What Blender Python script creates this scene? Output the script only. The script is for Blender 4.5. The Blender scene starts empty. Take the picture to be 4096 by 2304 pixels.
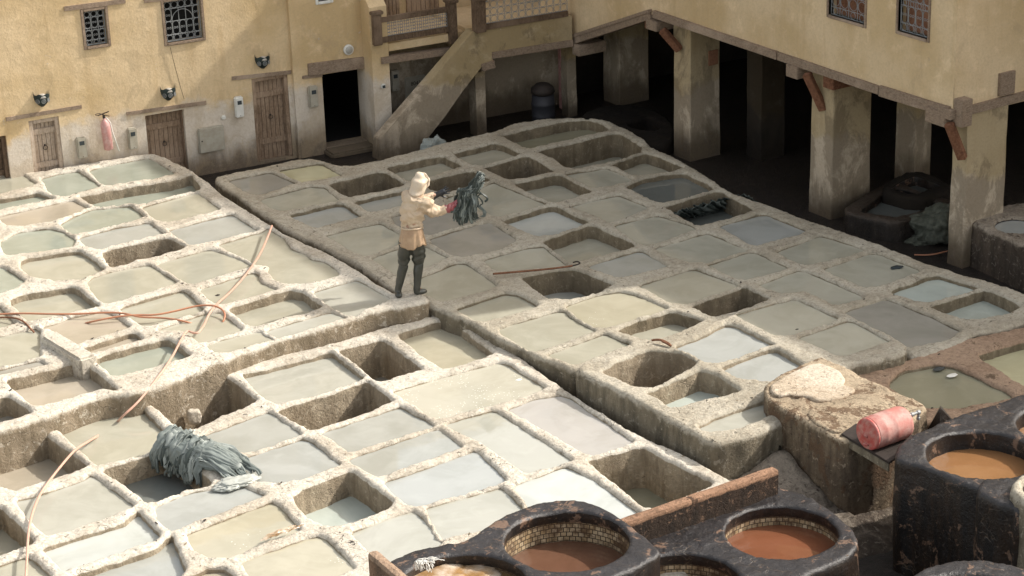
import bpy, bmesh, math, random
import numpy as np
from mathutils import Vector, Matrix, noise
from mathutils.geometry import delaunay_2d_cdt
random.seed(7); np.random.seed(7)
# ------------------------------------------------------------------ camera model
S = 4096 / 2576          # outline coordinates -> photo pixels
FPX = 5600 * S           # focal length in photo pixels
CAMH = 11.3
TH, ROLL, YAW = math.radians(21.3), math.radians(-1.96), math.radians(57.7)
FW = Vector((math.cos(YAW), math.sin(YAW), 0)); RT = Vector((math.sin(YAW), -math.cos(YAW), 0)); UPZ = Vector((0, 0, 1))
_d = FW * math.cos(TH) - UPZ * math.sin(TH); _u = UPZ * math.cos(TH) + FW * math.sin(TH)
CR = RT * math.cos(ROLL) + _u * math.sin(ROLL); CU = _u * math.cos(ROLL) - RT * math.sin(ROLL); CD = _d
SCALE_CROP = 1.932
CROPS = dict(A=(0, 600), B=(800, 600), C=(1600, 400), D=(2400, 600), E=(3096, 800), F=(0, 1200), G=(0, 1554), H=(900, 1200),
             I=(900, 1554), J=(1700, 1200), K=(1700, 1554), L=(2400, 1554), M=(3096, 1554))
def ov(c, x, y):
    if c == 'O': return (x, y)
    a, b = CROPS[c]
    return ((a + x / SCALE_CROP) / S, (b + y / SCALE_CROP) / S)
def ray(x, y):
    return CR * ((x * S - 2048) / FPX) - CU * ((y * S - 1152) / FPX) + CD
def P(x, y, z):
    v = ray(x, y); t = (z - CAMH) / v.z
    return Vector((v.x * t, v.y * t, z))
class Wall:
    """vertical plane: a base point, a direction along it (to the right in the photo) and the normal toward the yard"""
    def __init__(s, o, d):
        s.o = Vector((o[0], o[1], 0)); s.d = Vector((d[0], d[1], 0)).normalized(); s.n = Vector((s.d.y, -s.d.x, 0))
    def uz(s, x, y):
        v = ray(x, y); c = Vector((0, 0, CAMH)); t = (s.o - c).dot(s.n) / v.dot(s.n); p = c + v * t
        return (p - s.o).dot(s.d), p.z
    def at(s, u, z, off=0.0):
        p = s.o + s.d * u + s.n * off
        return Vector((p.x, p.y, z))
# ------------------------------------------------------------------ scene helpers
SC = bpy.context.scene; COL = SC.collection
def tag(o, label=None, cat=None, group=None, kind=None):
    if label: o['label'] = label
    if cat: o['category'] = cat
    if group: o['group'] = group
    if kind: o['kind'] = kind
    return o
def thing(name, label, cat, loc=(0, 0, 0), group=None):
    o = bpy.data.objects.new(name, None); COL.objects.link(o); o.location = loc; o.empty_display_size = .2
    return tag(o, label, cat, group)
def link(name, me, mat=None, parent=None, smooth=False, label=None):
    o = bpy.data.objects.new(name, me); COL.objects.link(o)
    if mat:
        for m in (mat if isinstance(mat, (list, tuple)) else [mat]): me.materials.append(m)
    if smooth: me.polygons.foreach_set('use_smooth', [True] * len(me.polygons))
    if parent:
        o.parent = parent; o.matrix_parent_inverse = Matrix.Translation(-wloc(parent))
    if label: o['label'] = label
    return o
def wloc(o):
    if o.type != 'EMPTY': return Vector((0, 0, 0)) if not o.parent else Vector((0, 0, 0))
    return Vector(o.location)
class MB:
    def __init__(s): s.v = []; s.f = []; s.m = []; s.mi = 0
    def add(s, vs, fs, mi=None):
        b = len(s.v); s.v += [tuple(v) for v in vs]; s.f += [[b + i for i in f] for f in fs]
        s.m += [s.mi if mi is None else mi] * len(fs)
        return s
    def box(s, c, ax, ay, az, mi=None):
        c, ax, ay, az = map(Vector, (c, ax, ay, az))
        vs = [c + ax * i + ay * j + az * k for k in (-1, 1) for j in (-1, 1) for i in (-1, 1)]
        return s.add(vs, [(0, 2, 3, 1), (4, 5, 7, 6), (0, 1, 5, 4), (2, 6, 7, 3), (0, 4, 6, 2), (1, 3, 7, 5)], mi)
    def bbox(s, c, ax, ay, az, b=.006, mi=None):
        """box with chamfered edges"""
        c, ax, ay, az = map(Vector, (c, ax, ay, az)); bm = bmesh.new()
        L = [ax.length, ay.length, az.length]; n = [ax.normalized(), ay.normalized(), az.normalized()]
        bmesh.ops.create_cube(bm, size=2)
        for v in bm.verts: v.co = Vector((v.co.x * L[0], v.co.y * L[1], v.co.z * L[2]))
        bmesh.ops.bevel(bm, geom=bm.edges[:], offset=min(b, min(L) * .9), segments=2, affect='EDGES')
        bm.verts.index_update()
        s.add([c + n[0] * v.co.x + n[1] * v.co.y + n[2] * v.co.z for v in bm.verts], [[v.index for v in f.verts] for f in bm.faces], mi)
        bm.free(); return s
    def tube(s, pts, r, n=8, mi=None, cap=True):
        pts = [Vector(p) for p in pts]; rs = r if isinstance(r, (list, tuple)) else [r] * len(pts)
        vs = []; fs = []; up = None
        for i, p in enumerate(pts):
            t = (pts[min(i + 1, len(pts) - 1)] - pts[max(i - 1, 0)])
            t = t.normalized() if t.length > 1e-9 else Vector((0, 0, 1))
            if up is None: up = t.orthogonal().normalized()
            a = (up - t * up.dot(t)); a = a.normalized() if a.length > 1e-6 else t.orthogonal().normalized(); up = a; b = t.cross(a)
            for k in range(n):
                q = 2 * math.pi * k / n; vs.append(p + (a * math.cos(q) + b * math.sin(q)) * rs[i])
        for i in range(len(pts) - 1):
            for k in range(n):
                k2 = (k + 1) % n; fs.append((i * n + k, i * n + k2, (i + 1) * n + k2, (i + 1) * n + k))
        if cap: fs += [tuple(range(n))[::-1], tuple(range((len(pts) - 1) * n, len(pts) * n))]
        return s.add(vs, fs, mi)
    def ring(s, c, ax, ay, R, r, n=16, mi=None):
        c, ax, ay = Vector(c), Vector(ax), Vector(ay)
        return s.tube([c + ax * (R * math.cos(2 * math.pi * k / n)) + ay * (R * math.sin(2 * math.pi * k / n)) for k in range(n + 1)], r, 5, mi, False)
    def lathe(s, c, ax, prof, n=24, mi=None):
        """prof: list of (distance along ax, radius)"""
        c, ax = Vector(c), Vector(ax).normalized(); a = ax.orthogonal().normalized(); b = ax.cross(a); vs = []; fs = []
        for d, r in prof:
            for k in range(n):
                q = 2 * math.pi * k / n; vs.append(c + ax * d + (a * math.cos(q) + b * math.sin(q)) * r)
        for i in range(len(prof) - 1):
            for k in range(n):
                k2 = (k + 1) % n; fs.append((i * n + k, i * n + k2, (i + 1) * n + k2, (i + 1) * n + k))
        fs += [tuple(range(n))[::-1], tuple(range((len(prof) - 1) * n, len(prof) * n))]
        return s.add(vs, fs, mi)
    def mesh(s, name='mesh'):
        me = bpy.data.meshes.new(name); me.from_pydata(s.v, [], s.f); me.polygons.foreach_set('material_index', s.m); me.update()
        bm = bmesh.new(); bm.from_mesh(me); bmesh.ops.recalc_face_normals(bm, faces=bm.faces[:]); bm.to_mesh(me); bm.free()
        return me
    def build(s, name, mat, parent=None, smooth=False, label=None):
        return link(name, s.mesh(name), mat, parent, smooth, label)
def nz(x, y, z=0.0, sc=1.0, o=0.0): return noise.noise(Vector((x * sc + o, y * sc - o, z * sc + 3.1 * o)))
def fbm(x, y, z=0.0, sc=1.0, o=0.0):
    return nz(x, y, z, sc, o) + .5 * nz(x, y, z, sc * 2.1, o + 7) + .25 * nz(x, y, z, sc * 4.3, o + 13)
# ------------------------------------------------------------------ materials
class NT:
    def __init__(s, name):
        s.m = bpy.data.materials.new(name); s.m.use_nodes = True; s.t = s.m.node_tree; s.t.nodes.clear()
        s.out = s.n('ShaderNodeOutputMaterial'); s.b = s.n('ShaderNodeBsdfPrincipled'); s.l(s.b.outputs[0], s.out.inputs[0])
        s.pos = s.n('ShaderNodeNewGeometry').outputs['Position']
    def n(s, k): return s.t.nodes.new(k)
    def l(s, a, b): s.t.links.new(a, b)
    def put(s, sock, v):
        if v is None: return
        if hasattr(v, 'links'): s.l(v, sock)
        elif isinstance(v, (tuple, list)) and len(v) == 3 and sock.type == 'RGBA': sock.default_value = (*v, 1)
        else: sock.default_value = v
    def map(s, sc=(1, 1, 1), loc=(0, 0, 0), vec=None):
        m = s.n('ShaderNodeMapping'); m.inputs['Scale'].default_value = sc; m.inputs['Location'].default_value = loc
        s.l(vec or s.pos, m.inputs['Vector']); return m.outputs[0]
    def noise(s, sc, det=4, ro=.55, vec=None, dist=0):
        t = s.n('ShaderNodeTexNoise'); s.l(vec or s.pos, t.inputs['Vector']); t.inputs['Scale'].default_value = sc
        t.inputs['Detail'].default_value = det; t.inputs['Roughness'].default_value = ro; t.inputs['Distortion'].default_value = dist
        return t.outputs['Fac']
    def voro(s, sc, feat='DISTANCE_TO_EDGE', vec=None, rnd=1):
        t = s.n('ShaderNodeTexVoronoi'); t.feature = feat; s.l(vec or s.pos, t.inputs['Vector']); t.inputs['Scale'].default_value = sc
        t.inputs['Randomness'].default_value = rnd; return t.outputs['Distance' if feat != 'F1C' else 'Color']
    def ramp(s, fac, a, b, lo=0.0, hi=1.0):
        r = s.n('ShaderNodeMapRange'); r.clamp = True; s.put(r.inputs[0], fac); r.inputs[1].default_value = a; r.inputs[2].default_value = b
        r.inputs[3].default_value = lo; r.inputs[4].default_value = hi; r.interpolation_type = 'SMOOTHSTEP'; return r.outputs[0]
    def math(s, op, a, b=None):
        m = s.n('ShaderNodeMath'); m.operation = op; s.put(m.inputs[0], a)
        if b is not None: s.put(m.inputs[1], b)
        return m.outputs[0]
    def mix(s, f, a, b, bt='MIX'):
        m = s.n('ShaderNodeMix'); m.data_type = 'RGBA'; m.blend_type = bt; s.put(m.inputs[0], f); s.put(m.inputs[6], a); s.put(m.inputs[7], b)
        return m.outputs[2]
    def attr(s, name):
        a = s.n('ShaderNodeAttribute'); a.attribute_name = name; return a.outputs['Fac']
    def xyz(s):
        a = s.n('ShaderNodeSeparateXYZ'); s.l(s.pos, a.inputs[0]); return a.outputs
    def bump(s, h, st=.5, dist=.01, prev=None):
        b = s.n('ShaderNodeBump'); b.inputs['Strength'].default_value = st; b.inputs['Distance'].default_value = dist; s.put(b.inputs['Height'], h)
        if prev is not None: s.l(prev, b.inputs['Normal'])
        return b.outputs[0]
    def fin(s, col, ro=.9, nor=None, spec=.3, metal=0):
        s.put(s.b.inputs['Base Color'], col); s.put(s.b.inputs['Roughness'], ro); s.b.inputs['Specular IOR Level'].default_value = spec
        s.b.inputs['Metallic'].default_value = metal
        if nor is not None: s.l(nor, s.b.inputs['Normal'])
        return s.m
def masonry_mat(name, crust, base, stain, amt=.5, spot=(.05, .035, .025), spotamt=.62, rough=.92, spec=.25, bst=.95, patch=None, pamt=.55, psc=2.6):
    t = NT(name); c = t.attr('crust')
    big = t.noise(.9, 4); mid = t.noise(5, 6, .6); fine = t.noise(30, 5, .65); grit = t.noise(110, 3, .7)
    streak = t.noise(1, 5, .6, t.map((9, 9, 1.6)))
    f = t.math('ADD', t.math('MULTIPLY', c, 1.0), t.math('MULTIPLY', t.math('SUBTRACT', mid, .5), 1.5))
    f = t.math('ADD', f, t.math('MULTIPLY', t.math('SUBTRACT', fine, .5), .7))
    f = t.ramp(f, .5 - amt * .5, .5 + (1 - amt) * .6)
    wall = t.mix(t.ramp(streak, .35, .7), base, stain)
    wall = t.mix(t.math('MULTIPLY', t.ramp(big, .4, .65), .55), wall, stain)
    top = t.mix(t.ramp(big, .42, .62), crust, tuple(.55 * a + .45 * b for a, b in zip(crust, base)))
    col = t.mix(f, wall, top)
    col = t.mix(t.math('MULTIPLY', t.ramp(fine, .35, .7), .35), col, tuple(x * .55 for x in base))
    sp = t.math('MULTIPLY', t.ramp(t.noise(17, 6, .75, t.map((1, 1, 1), (5, 3, 1)), .6), spotamt, spotamt + .07), t.ramp(t.noise(2.2, 3), .42, .6))
    col = t.mix(t.math('MULTIPLY', sp, .85), col, spot)
    col = t.mix(t.math('MULTIPLY', t.ramp(grit, .45, .75), .22), col, tuple(x * .5 for x in base))
    mott = t.noise(11, 6, .72, t.map((1, 1, 1), (2, 8, 5)), .8)
    col = t.mix(t.math('MULTIPLY', t.ramp(mott, .50, .66), .42), col, tuple(x * .5 for x in base))
    col = t.mix(t.math('MULTIPLY', t.ramp(mott, .44, .36), .35), col, tuple(min(.85, x * 1.18 + .015) for x in crust))
    if patch:
        pm = t.ramp(t.math('ADD', t.noise(psc, 6, .68, t.map((1, 1, 1), (4, 1, 9)), .7), t.math('MULTIPLY', t.math('SUBTRACT', fine, .5), .25)), pamt, pamt + .05)
        col = t.mix(t.math('MULTIPLY', pm, .85), col, patch)
    warp = t.n('ShaderNodeVectorMath'); warp.operation = 'ADD'
    wn = t.n('ShaderNodeTexNoise'); wn.inputs['Scale'].default_value = 4; t.l(t.pos, wn.inputs['Vector'])
    ws = t.n('ShaderNodeVectorMath'); ws.operation = 'SCALE'; ws.inputs['Scale'].default_value = .5; t.l(wn.outputs['Color'], ws.inputs[0])
    t.l(t.pos, warp.inputs[0]); t.l(ws.outputs[0], warp.inputs[1])
    cr = t.ramp(t.voro(3.3, vec=warp.outputs[0]), .0, .02, 1, 0)
    cr = t.math('MULTIPLY', cr, t.ramp(t.noise(1.7, 2), .56, .62))
    col = t.mix(t.math('MULTIPLY', cr, .3), col, spot)
    h = t.math('ADD', t.math('MULTIPLY', mid, .5), t.math('ADD', t.math('MULTIPLY', fine, .45), t.math('MULTIPLY', grit, .12)))
    h = t.math('SUBTRACT', h, t.math('MULTIPLY', cr, .2)); h = t.math('SUBTRACT', h, t.math('MULTIPLY', sp, .12))
    return t.fin(col, rough, t.bump(h, bst, .05), spec)
def plaster_mat(name, ochre, pale, grime, zlo=.55, amt=1.0, pt=.0):
    t = NT(name); z = t.xyz()[2]
    big = t.noise(.55, 4); mid = t.noise(3.2, 6, .65); fine = t.noise(26, 4, .6); grit = t.noise(120, 2, .7); drip = t.noise(1, 5, .6, t.map((5, 5, .7)))
    zz = t.math('ADD', z, t.math('MULTIPLY', t.math('SUBTRACT', mid, .5), .55))
    zz = t.math('ADD', zz, t.math('MULTIPLY', t.math('SUBTRACT', big, .5), 1.2))
    low = t.ramp(zz, zlo - .12, zlo + .1, 1, 0); col = t.mix(t.ramp(big, .38, .62), ochre, tuple(x * y for x, y in zip(ochre, (.82, .78, .68))))
    col = t.mix(t.math('MULTIPLY', t.ramp(mid, .52, .74), .55), col, tuple(min(1, x * 1.22 + .03) for x in ochre))
    col = t.mix(t.math('MULTIPLY', t.ramp(drip, .5, .75), .4), col, tuple(x * y for x, y in zip(ochre, (.7, .62, .5))))
    col = t.mix(t.math('MULTIPLY', low, .8), col, pale)
    g = t.math('ADD', t.ramp(zz, -.75, .35, .8, 0), t.math('MULTIPLY', t.math('SUBTRACT', drip, .5), .6))
    col = t.mix(t.math('MULTIPLY', t.ramp(g, .1, .75), amt * .9), col, grime)
    col = t.mix(t.math('MULTIPLY', t.ramp(fine, .4, .75), .3), col, tuple(x * .6 for x in ochre))
    pk = t.math('MULTIPLY', t.ramp(t.noise(9, 6, .8, t.map((1, 1, 1), (9, 2, 4))), .63, .67), t.ramp(t.noise(1.1, 3), .5, .62))
    col = t.mix(t.math('MULTIPLY', pk, .7), col, pale)
    st = t.math('MULTIPLY', t.ramp(t.math('ADD', t.noise(1.9, 7, .72, t.map((1, 1, .6), (3, 7, 2)), .5), t.math('MULTIPLY', low, .10)), .56 - pt * .1, .66 - pt * .1), .35 + pt * .4)
    col = t.mix(st, col, tuple(.5 * a + .5 * b for a, b in zip(grime, ochre)) if pt < .3 else tuple(.8 * a + .2 * b for a, b in zip(grime, ochre)))
    col = t.mix(t.math('MULTIPLY', t.ramp(grit, .5, .8), .3), col, tuple(x * .55 for x in ochre))
    h = t.math('ADD', t.math('MULTIPLY', mid, .7), t.math('ADD', t.math('MULTIPLY', fine, .25), t.math('MULTIPLY', grit, .06)))
    h = t.math('SUBTRACT', h, t.math('MULTIPLY', pk, .25))
    return t.fin(col, .93, t.bump(h, .6, .035), .2)
def wood_mat(name, a, b, sc=(3, 3, 3), rough=.85):
    t = NT(name); g = t.noise(4, 6, .7, t.map(sc), .4); f = t.noise(22, 4, .6); d = t.noise(1.3, 3)
    col = t.mix(t.ramp(g, .3, .7), a, b); col = t.mix(t.math('MULTIPLY', t.ramp(f, .45, .7), .4), col, tuple(x * .45 for x in a))
    col = t.mix(t.math('MULTIPLY', t.ramp(d, .5, .7), .35), col, tuple(min(1, x * 1.7 + .04) for x in b))
    return t.fin(col, rough, t.bump(t.math('ADD', g, t.math('MULTIPLY', f, .4)), .6, .012), .25)
def plain_mat(name, c, rough=.6, metal=0, var=.25, sc=8, spec=.4, dirt=None):
    t = NT(name); a = t.noise(sc, 5, .6); b = t.noise(sc * 7, 3, .6)
    col = t.mix(t.math('MULTIPLY', t.ramp(a, .35, .7), var), c, dirt or tuple(x * .4 for x in c))
    col = t.mix(t.math('MULTIPLY', t.ramp(b, .5, .8), var * .6), col, tuple(x * .5 for x in c))
    return t.fin(col, rough, t.bump(t.math('ADD', a, t.math('MULTIPLY', b, .3)), .3, .01), spec, metal)
def liquid_mat(name, c, foam=0.0, rough=.13, spec=.5):
    t = NT(name); a = t.noise(.9, 4, .6, dist=1.2); b = t.noise(3.5, 5, .6, dist=.6)
    col = t.mix(t.ramp(a, .36, .66), c, tuple(x * y for x, y in zip(c, (.86, .86, .84))))
    col = t.mix(t.math('MULTIPLY', t.ramp(b, .45, .72), .35), col, tuple(min(.95, x * 1.12 + .01) for x in c))
    ro = rough
    if foam:
        fo = t.math('MULTIPLY', t.ramp(t.voro(26, 'F1'), .12, .2, 1, 0), t.ramp(t.noise(1.6, 4), .62 - foam, .7 - foam))
        col = t.mix(t.math('MULTIPLY', fo, .75), col, (.86, .84, .78)); ro = t.math('ADD', t.math('MULTIPLY', fo, .5), rough)
    return t.fin(col, ro, t.bump(t.math('ADD', t.noise(5, 2), t.math('MULTIPLY', t.noise(24, 2), .1)), .06, .01), spec)
M = {}
M['lime'] = masonry_mat('lime_crusted_masonry', (.66, .61, .52), (.34, .275, .195), (.19, .15, .10), .62, spotamt=.6)
M['lime_lining'] = masonry_mat('lime_stained_vat_lining', (.52, .46, .36), (.39, .325, .235), (.24, .19, .13), .3)
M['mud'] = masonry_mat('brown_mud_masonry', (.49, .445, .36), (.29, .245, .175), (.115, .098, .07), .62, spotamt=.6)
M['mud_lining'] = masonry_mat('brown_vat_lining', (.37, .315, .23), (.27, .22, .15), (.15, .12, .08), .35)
M['pink'] = masonry_mat('reddish_masonry', (.40, .285, .20), (.24, .15, .095), (.10, .07, .05), .6, patch=(.12, .08, .05), pamt=.6)
M['pitch'] = masonry_mat('black_stained_masonry', (.026, .023, .024), (.007, .006, .006), (.028, .016, .009), .6, spot=(.24, .17, .11), spotamt=.6, rough=.42, spec=.5, bst=.5, patch=(.17, .105, .07), pamt=.585, psc=4.2)
M['parapet'] = masonry_mat('red_brown_parapet', (.34, .20, .125), (.055, .036, .025), (.02, .015, .012), .6, patch=(.05, .03, .02), pamt=.6)
M['bench'] = masonry_mat('stained_bench_masonry', (.48, .385, .27), (.25, .19, .125), (.085, .062, .045), .55, spot=(.07, .045, .03), spotamt=.545, patch=(.13, .08, .048), pamt=.52, psc=2.3)
M['benchtop'] = masonry_mat('pale_crumbling_render', (.66, .58, .47), (.40, .29, .18), (.2, .13, .08), .55, spotamt=.57)
M['ochre'] = plaster_mat('ochre_plaster', (.67, .515, .32), (.63, .58, .52), (.12, .085, .055), .62)
M['ochre2'] = plaster_mat('ochre_plaster_plain', (.66, .515, .33), (.52, .44, .33), (.16, .11, .07), -.9, .6)
M['pier'] = plaster_mat('stained_pillar_plaster', (.42, .335, .21), (.52, .44, .35), (.06, .043, .03), .6, 1, .45)
M['dim'] = plaster_mat('shade_dark_plaster', (.045, .034, .022), (.025, .021, .018), (.009, .007, .006), .2)  # shade of arcade and stairs put into a near-black plaster colour
M['beam'] = wood_mat('weathered_beam', (.20, .14, .095), (.33, .255, .19), (6, 6, 30))
M['door'] = wood_mat('weathered_door_planks', (.18, .115, .072), (.34, .25, .175), (14, 14, 1.2))
M['paledoor'] = wood_mat('bleached_door_planks', (.34, .26, .19), (.50, .41, .33), (14, 14, 1.2))
M['redwood'] = wood_mat('red_brown_wood', (.13, .055, .03), (.24, .115, .065), (6, 6, 6))
M['darkwood'] = wood_mat('dark_wood', (.085, .055, .035), (.17, .115, .075), (10, 10, 2))
M['iron'] = plain_mat('grey_iron', (.30, .31, .31), .55, .3, .4)
M['rust'] = plain_mat('dark_rusty_iron', (.045, .035, .03), .7, .4, .4)
M['lamp'] = plain_mat('dark_pierced_metal', (.035, .05, .05), .5, .5, .3)
M['opal'] = plain_mat('opal_glass', (.42, .40, .36), .25, 0, .15)
M['boxgrey'] = plain_mat('grey_plastic_box', (.42, .39, .32), .5, 0, .35, dirt=(.22, .16, .1))
M['white'] = plain_mat('white_plastic', (.72, .71, .66), .45, 0, .2)
M['glassdark'] = plain_mat('dark_display', (.05, .06, .065), .15, 0, .1)
M['extred'] = plain_mat('faded_red_enamel', (.50, .24, .22), .45, 0, .6, 14, dirt=(.62, .45, .42))
M['barrel'] = plain_mat('pink_red_enamel', (.40, .15, .125), .65, 0, .75, 6, dirt=(.48, .32, .28))
M['barrelcap'] = plain_mat('rubbed_red_cap', (.42, .07, .06), .4, 0, .6, 11, dirt=(.45, .33, .28))
M['hose'] = plain_mat('salmon_rubber_hose', (.50, .29, .215), .5, 0, .4, 5, dirt=(.62, .42, .32))
M['hose2'] = plain_mat('orange_rubber_hose', (.45, .20, .11), .5, 0, .45, 5, dirt=(.36, .18, .12))
M['void'] = plain_mat('shade_black', (.006, .0055, .005), .95)  # near-black colour standing in for unlit interiors
M['ground'] = masonry_mat('wet_mud_ground', (.07, .051, .037), (.035, .026, .02), (.012, .010, .008), .6, rough=.5, spec=.4)
M['mound'] = masonry_mat('grey_mud_slope', (.34, .29, .23), (.13, .10, .075), (.045, .035, .028), .55, spotamt=.54)
def tile_mat():
    t = NT('small_square_tiles'); uv = t.n('ShaderNodeUVMap'); uv.uv_map = 'UV'
    b = t.n('ShaderNodeTexBrick'); t.l(uv.outputs[0], b.inputs['Vector']); b.inputs['Scale'].default_value = 1
    b.inputs['Brick Width'].default_value = .062; b.inputs['Row Height'].default_value = .052; b.inputs['Mortar Size'].default_value = .005
    b.inputs['Color1'].default_value = (.52, .42, .28, 1); b.inputs['Color2'].default_value = (.36, .26, .14, 1); b.inputs['Mortar'].default_value = (.03, .02, .014, 1)
    col = t.mix(t.math('MULTIPLY', t.ramp(t.noise(5, 5, .7), .40, .62), .85), b.outputs['Color'], (.06, .03, .016))
    col = t.mix(t.math('MULTIPLY', t.ramp(t.noise(20, 3), .45, .7), .5), col, (.10, .06, .03))
    return t.fin(col, .55, t.bump(b.outputs['Fac'], -.6, .006), .4)
M['tile'] = tile_mat()
LQ = dict(g=(.375, .36, .29), h=(.385, .375, .31), gg=(.315, .335, .28), gb=(.335, .34, .31), b=(.355, .365, .345), w=(.45, .465, .435), lw=(.385, .38, .33),
          c=(.40, .37, .28), br=(.38, .335, .265), dk=(.15, .16, .15), ol=(.13, .10, .055), mint=(.42, .46, .42), sh=(.31, .295, .255), og=(.26, .25, .18),
          hw=(.16, .10, .045), yl=(.50, .47, .31), pk=(.41, .395, .37), red=(.18, .07, .036), rb=(.13, .065, .04), or_=(.235, .118, .05))
LM = {k: liquid_mat('liquid_' + k, v, foam=.06 if k == 'c' else .0, rough=.035) for k, v in LQ.items()}
M['scum'] = liquid_mat('foamy_liquid', (.45, .43, .355), foam=.16)
WORD = dict(g='grey beige', h='dull grey', gg='grey green', gb='blue grey', b='pale blue grey', w='milky white', lw='off white', c='cream', br='brown beige', dk='dark grey',
            ol='dark olive brown', mint='pale mint', sh='shaded grey', og='cloudy olive', hw='golden brown', yl='yellowish', pk='pale pinkish', red='red brown', rb='dark red brown', or_='orange brown')
# ------------------------------------------------------------------ vat blocks
def chaikin(pts, k=2, a=.2):
    for _ in range(k):
        q = []
        for i in range(len(pts)):
            p, n = pts[i], pts[(i + 1) % len(pts)]
            q += [p + (n - p) * a, p + (n - p) * (1 - a)]
        pts = q
    return pts
def grow(w, o):
    s = 1 if area(w) > 0 else -1; n = len(w); r = []
    for i in range(n):
        a = (w[i] - w[i - 1]).normalized(); b = (w[(i + 1) % n] - w[i]).normalized(); m = Vector((a.y + b.y, -a.x - b.x)) * s
        m = m.normalized() if m.length > 1e-6 else Vector((a.y, -a.x)) * s; r.append(w[i] + m * o)
    return r
def resample(pts, step):
    out = []
    n = len(pts)
    for i in range(n):
        p, q = pts[i], pts[(i + 1) % n]; m = max(1, int(round((q - p).length / step)))
        out += [p + (q - p) * (j / m) for j in range(m)]
    res = [out[0]]
    for p in out[1:]:
        if (p - res[-1]).length > step * .35: res.append(p)
    if (res[-1] - res[0]).length < step * .35: res.pop()
    return res
def area(p): return .5 * sum(p[i].x * p[(i + 1) % len(p)].y - p[(i + 1) % len(p)].x * p[i].y for i in range(len(p)))
def inside(px, py, poly):
    x = np.array([p.x for p in poly]); y = np.array([p.y for p in poly]); x2 = np.roll(x, -1); y2 = np.roll(y, -1)
    c = np.zeros(len(px), bool)
    for a, b, e, f in zip(x, y, x2, y2):
        m = ((b > py) != (f > py)); 
        if f != b: c ^= m & (px < (e - a) * (py - b) / (f - b) + a)
    return c
def segdist(px, py, polys):
    d = np.full(len(px), 9.0)
    for poly in polys:
        for i in range(len(poly)):
            a, b = poly[i], poly[(i + 1) % len(poly)]; dx, dy = b.x - a.x, b.y - a.y; L = dx * dx + dy * dy + 1e-12
            t = np.clip(((px - a.x) * dx + (py - a.y) * dy) / L, 0, 1)
            d = np.minimum(d, np.hypot(px - a.x - t * dx, py - a.y - t * dy))
    return d
def pxm(x, y, z):
    """photo pixels (outline units) per metre of height at that point"""
    p = P(x, y, z); dist = (p - Vector((0, 0, CAMH))).length
    return 5600 / dist * math.cos(TH)
def jitter(poly, amp, sc, o):
    return [Vector((p.x + amp * fbm(p.x, p.y, 0, sc, o), p.y + amp * fbm(p.x, p.y, 0, sc, o + 40))) for p in poly]
def ring_mesh(rings, closed_bottom=True, uvs=None):
    n = len(rings[0]); vs = [v for r in rings for v in r]; fs = []
    for i in range(len(rings) - 1):
        for k in range(n):
            k2 = (k + 1) % n; fs.append((i * n + k, (i + 1) * n + k, (i + 1) * n + k2, i * n + k2))
    if closed_bottom: fs.append(tuple((len(rings) - 1) * n + k for k in range(n)))
    return vs, fs
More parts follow.
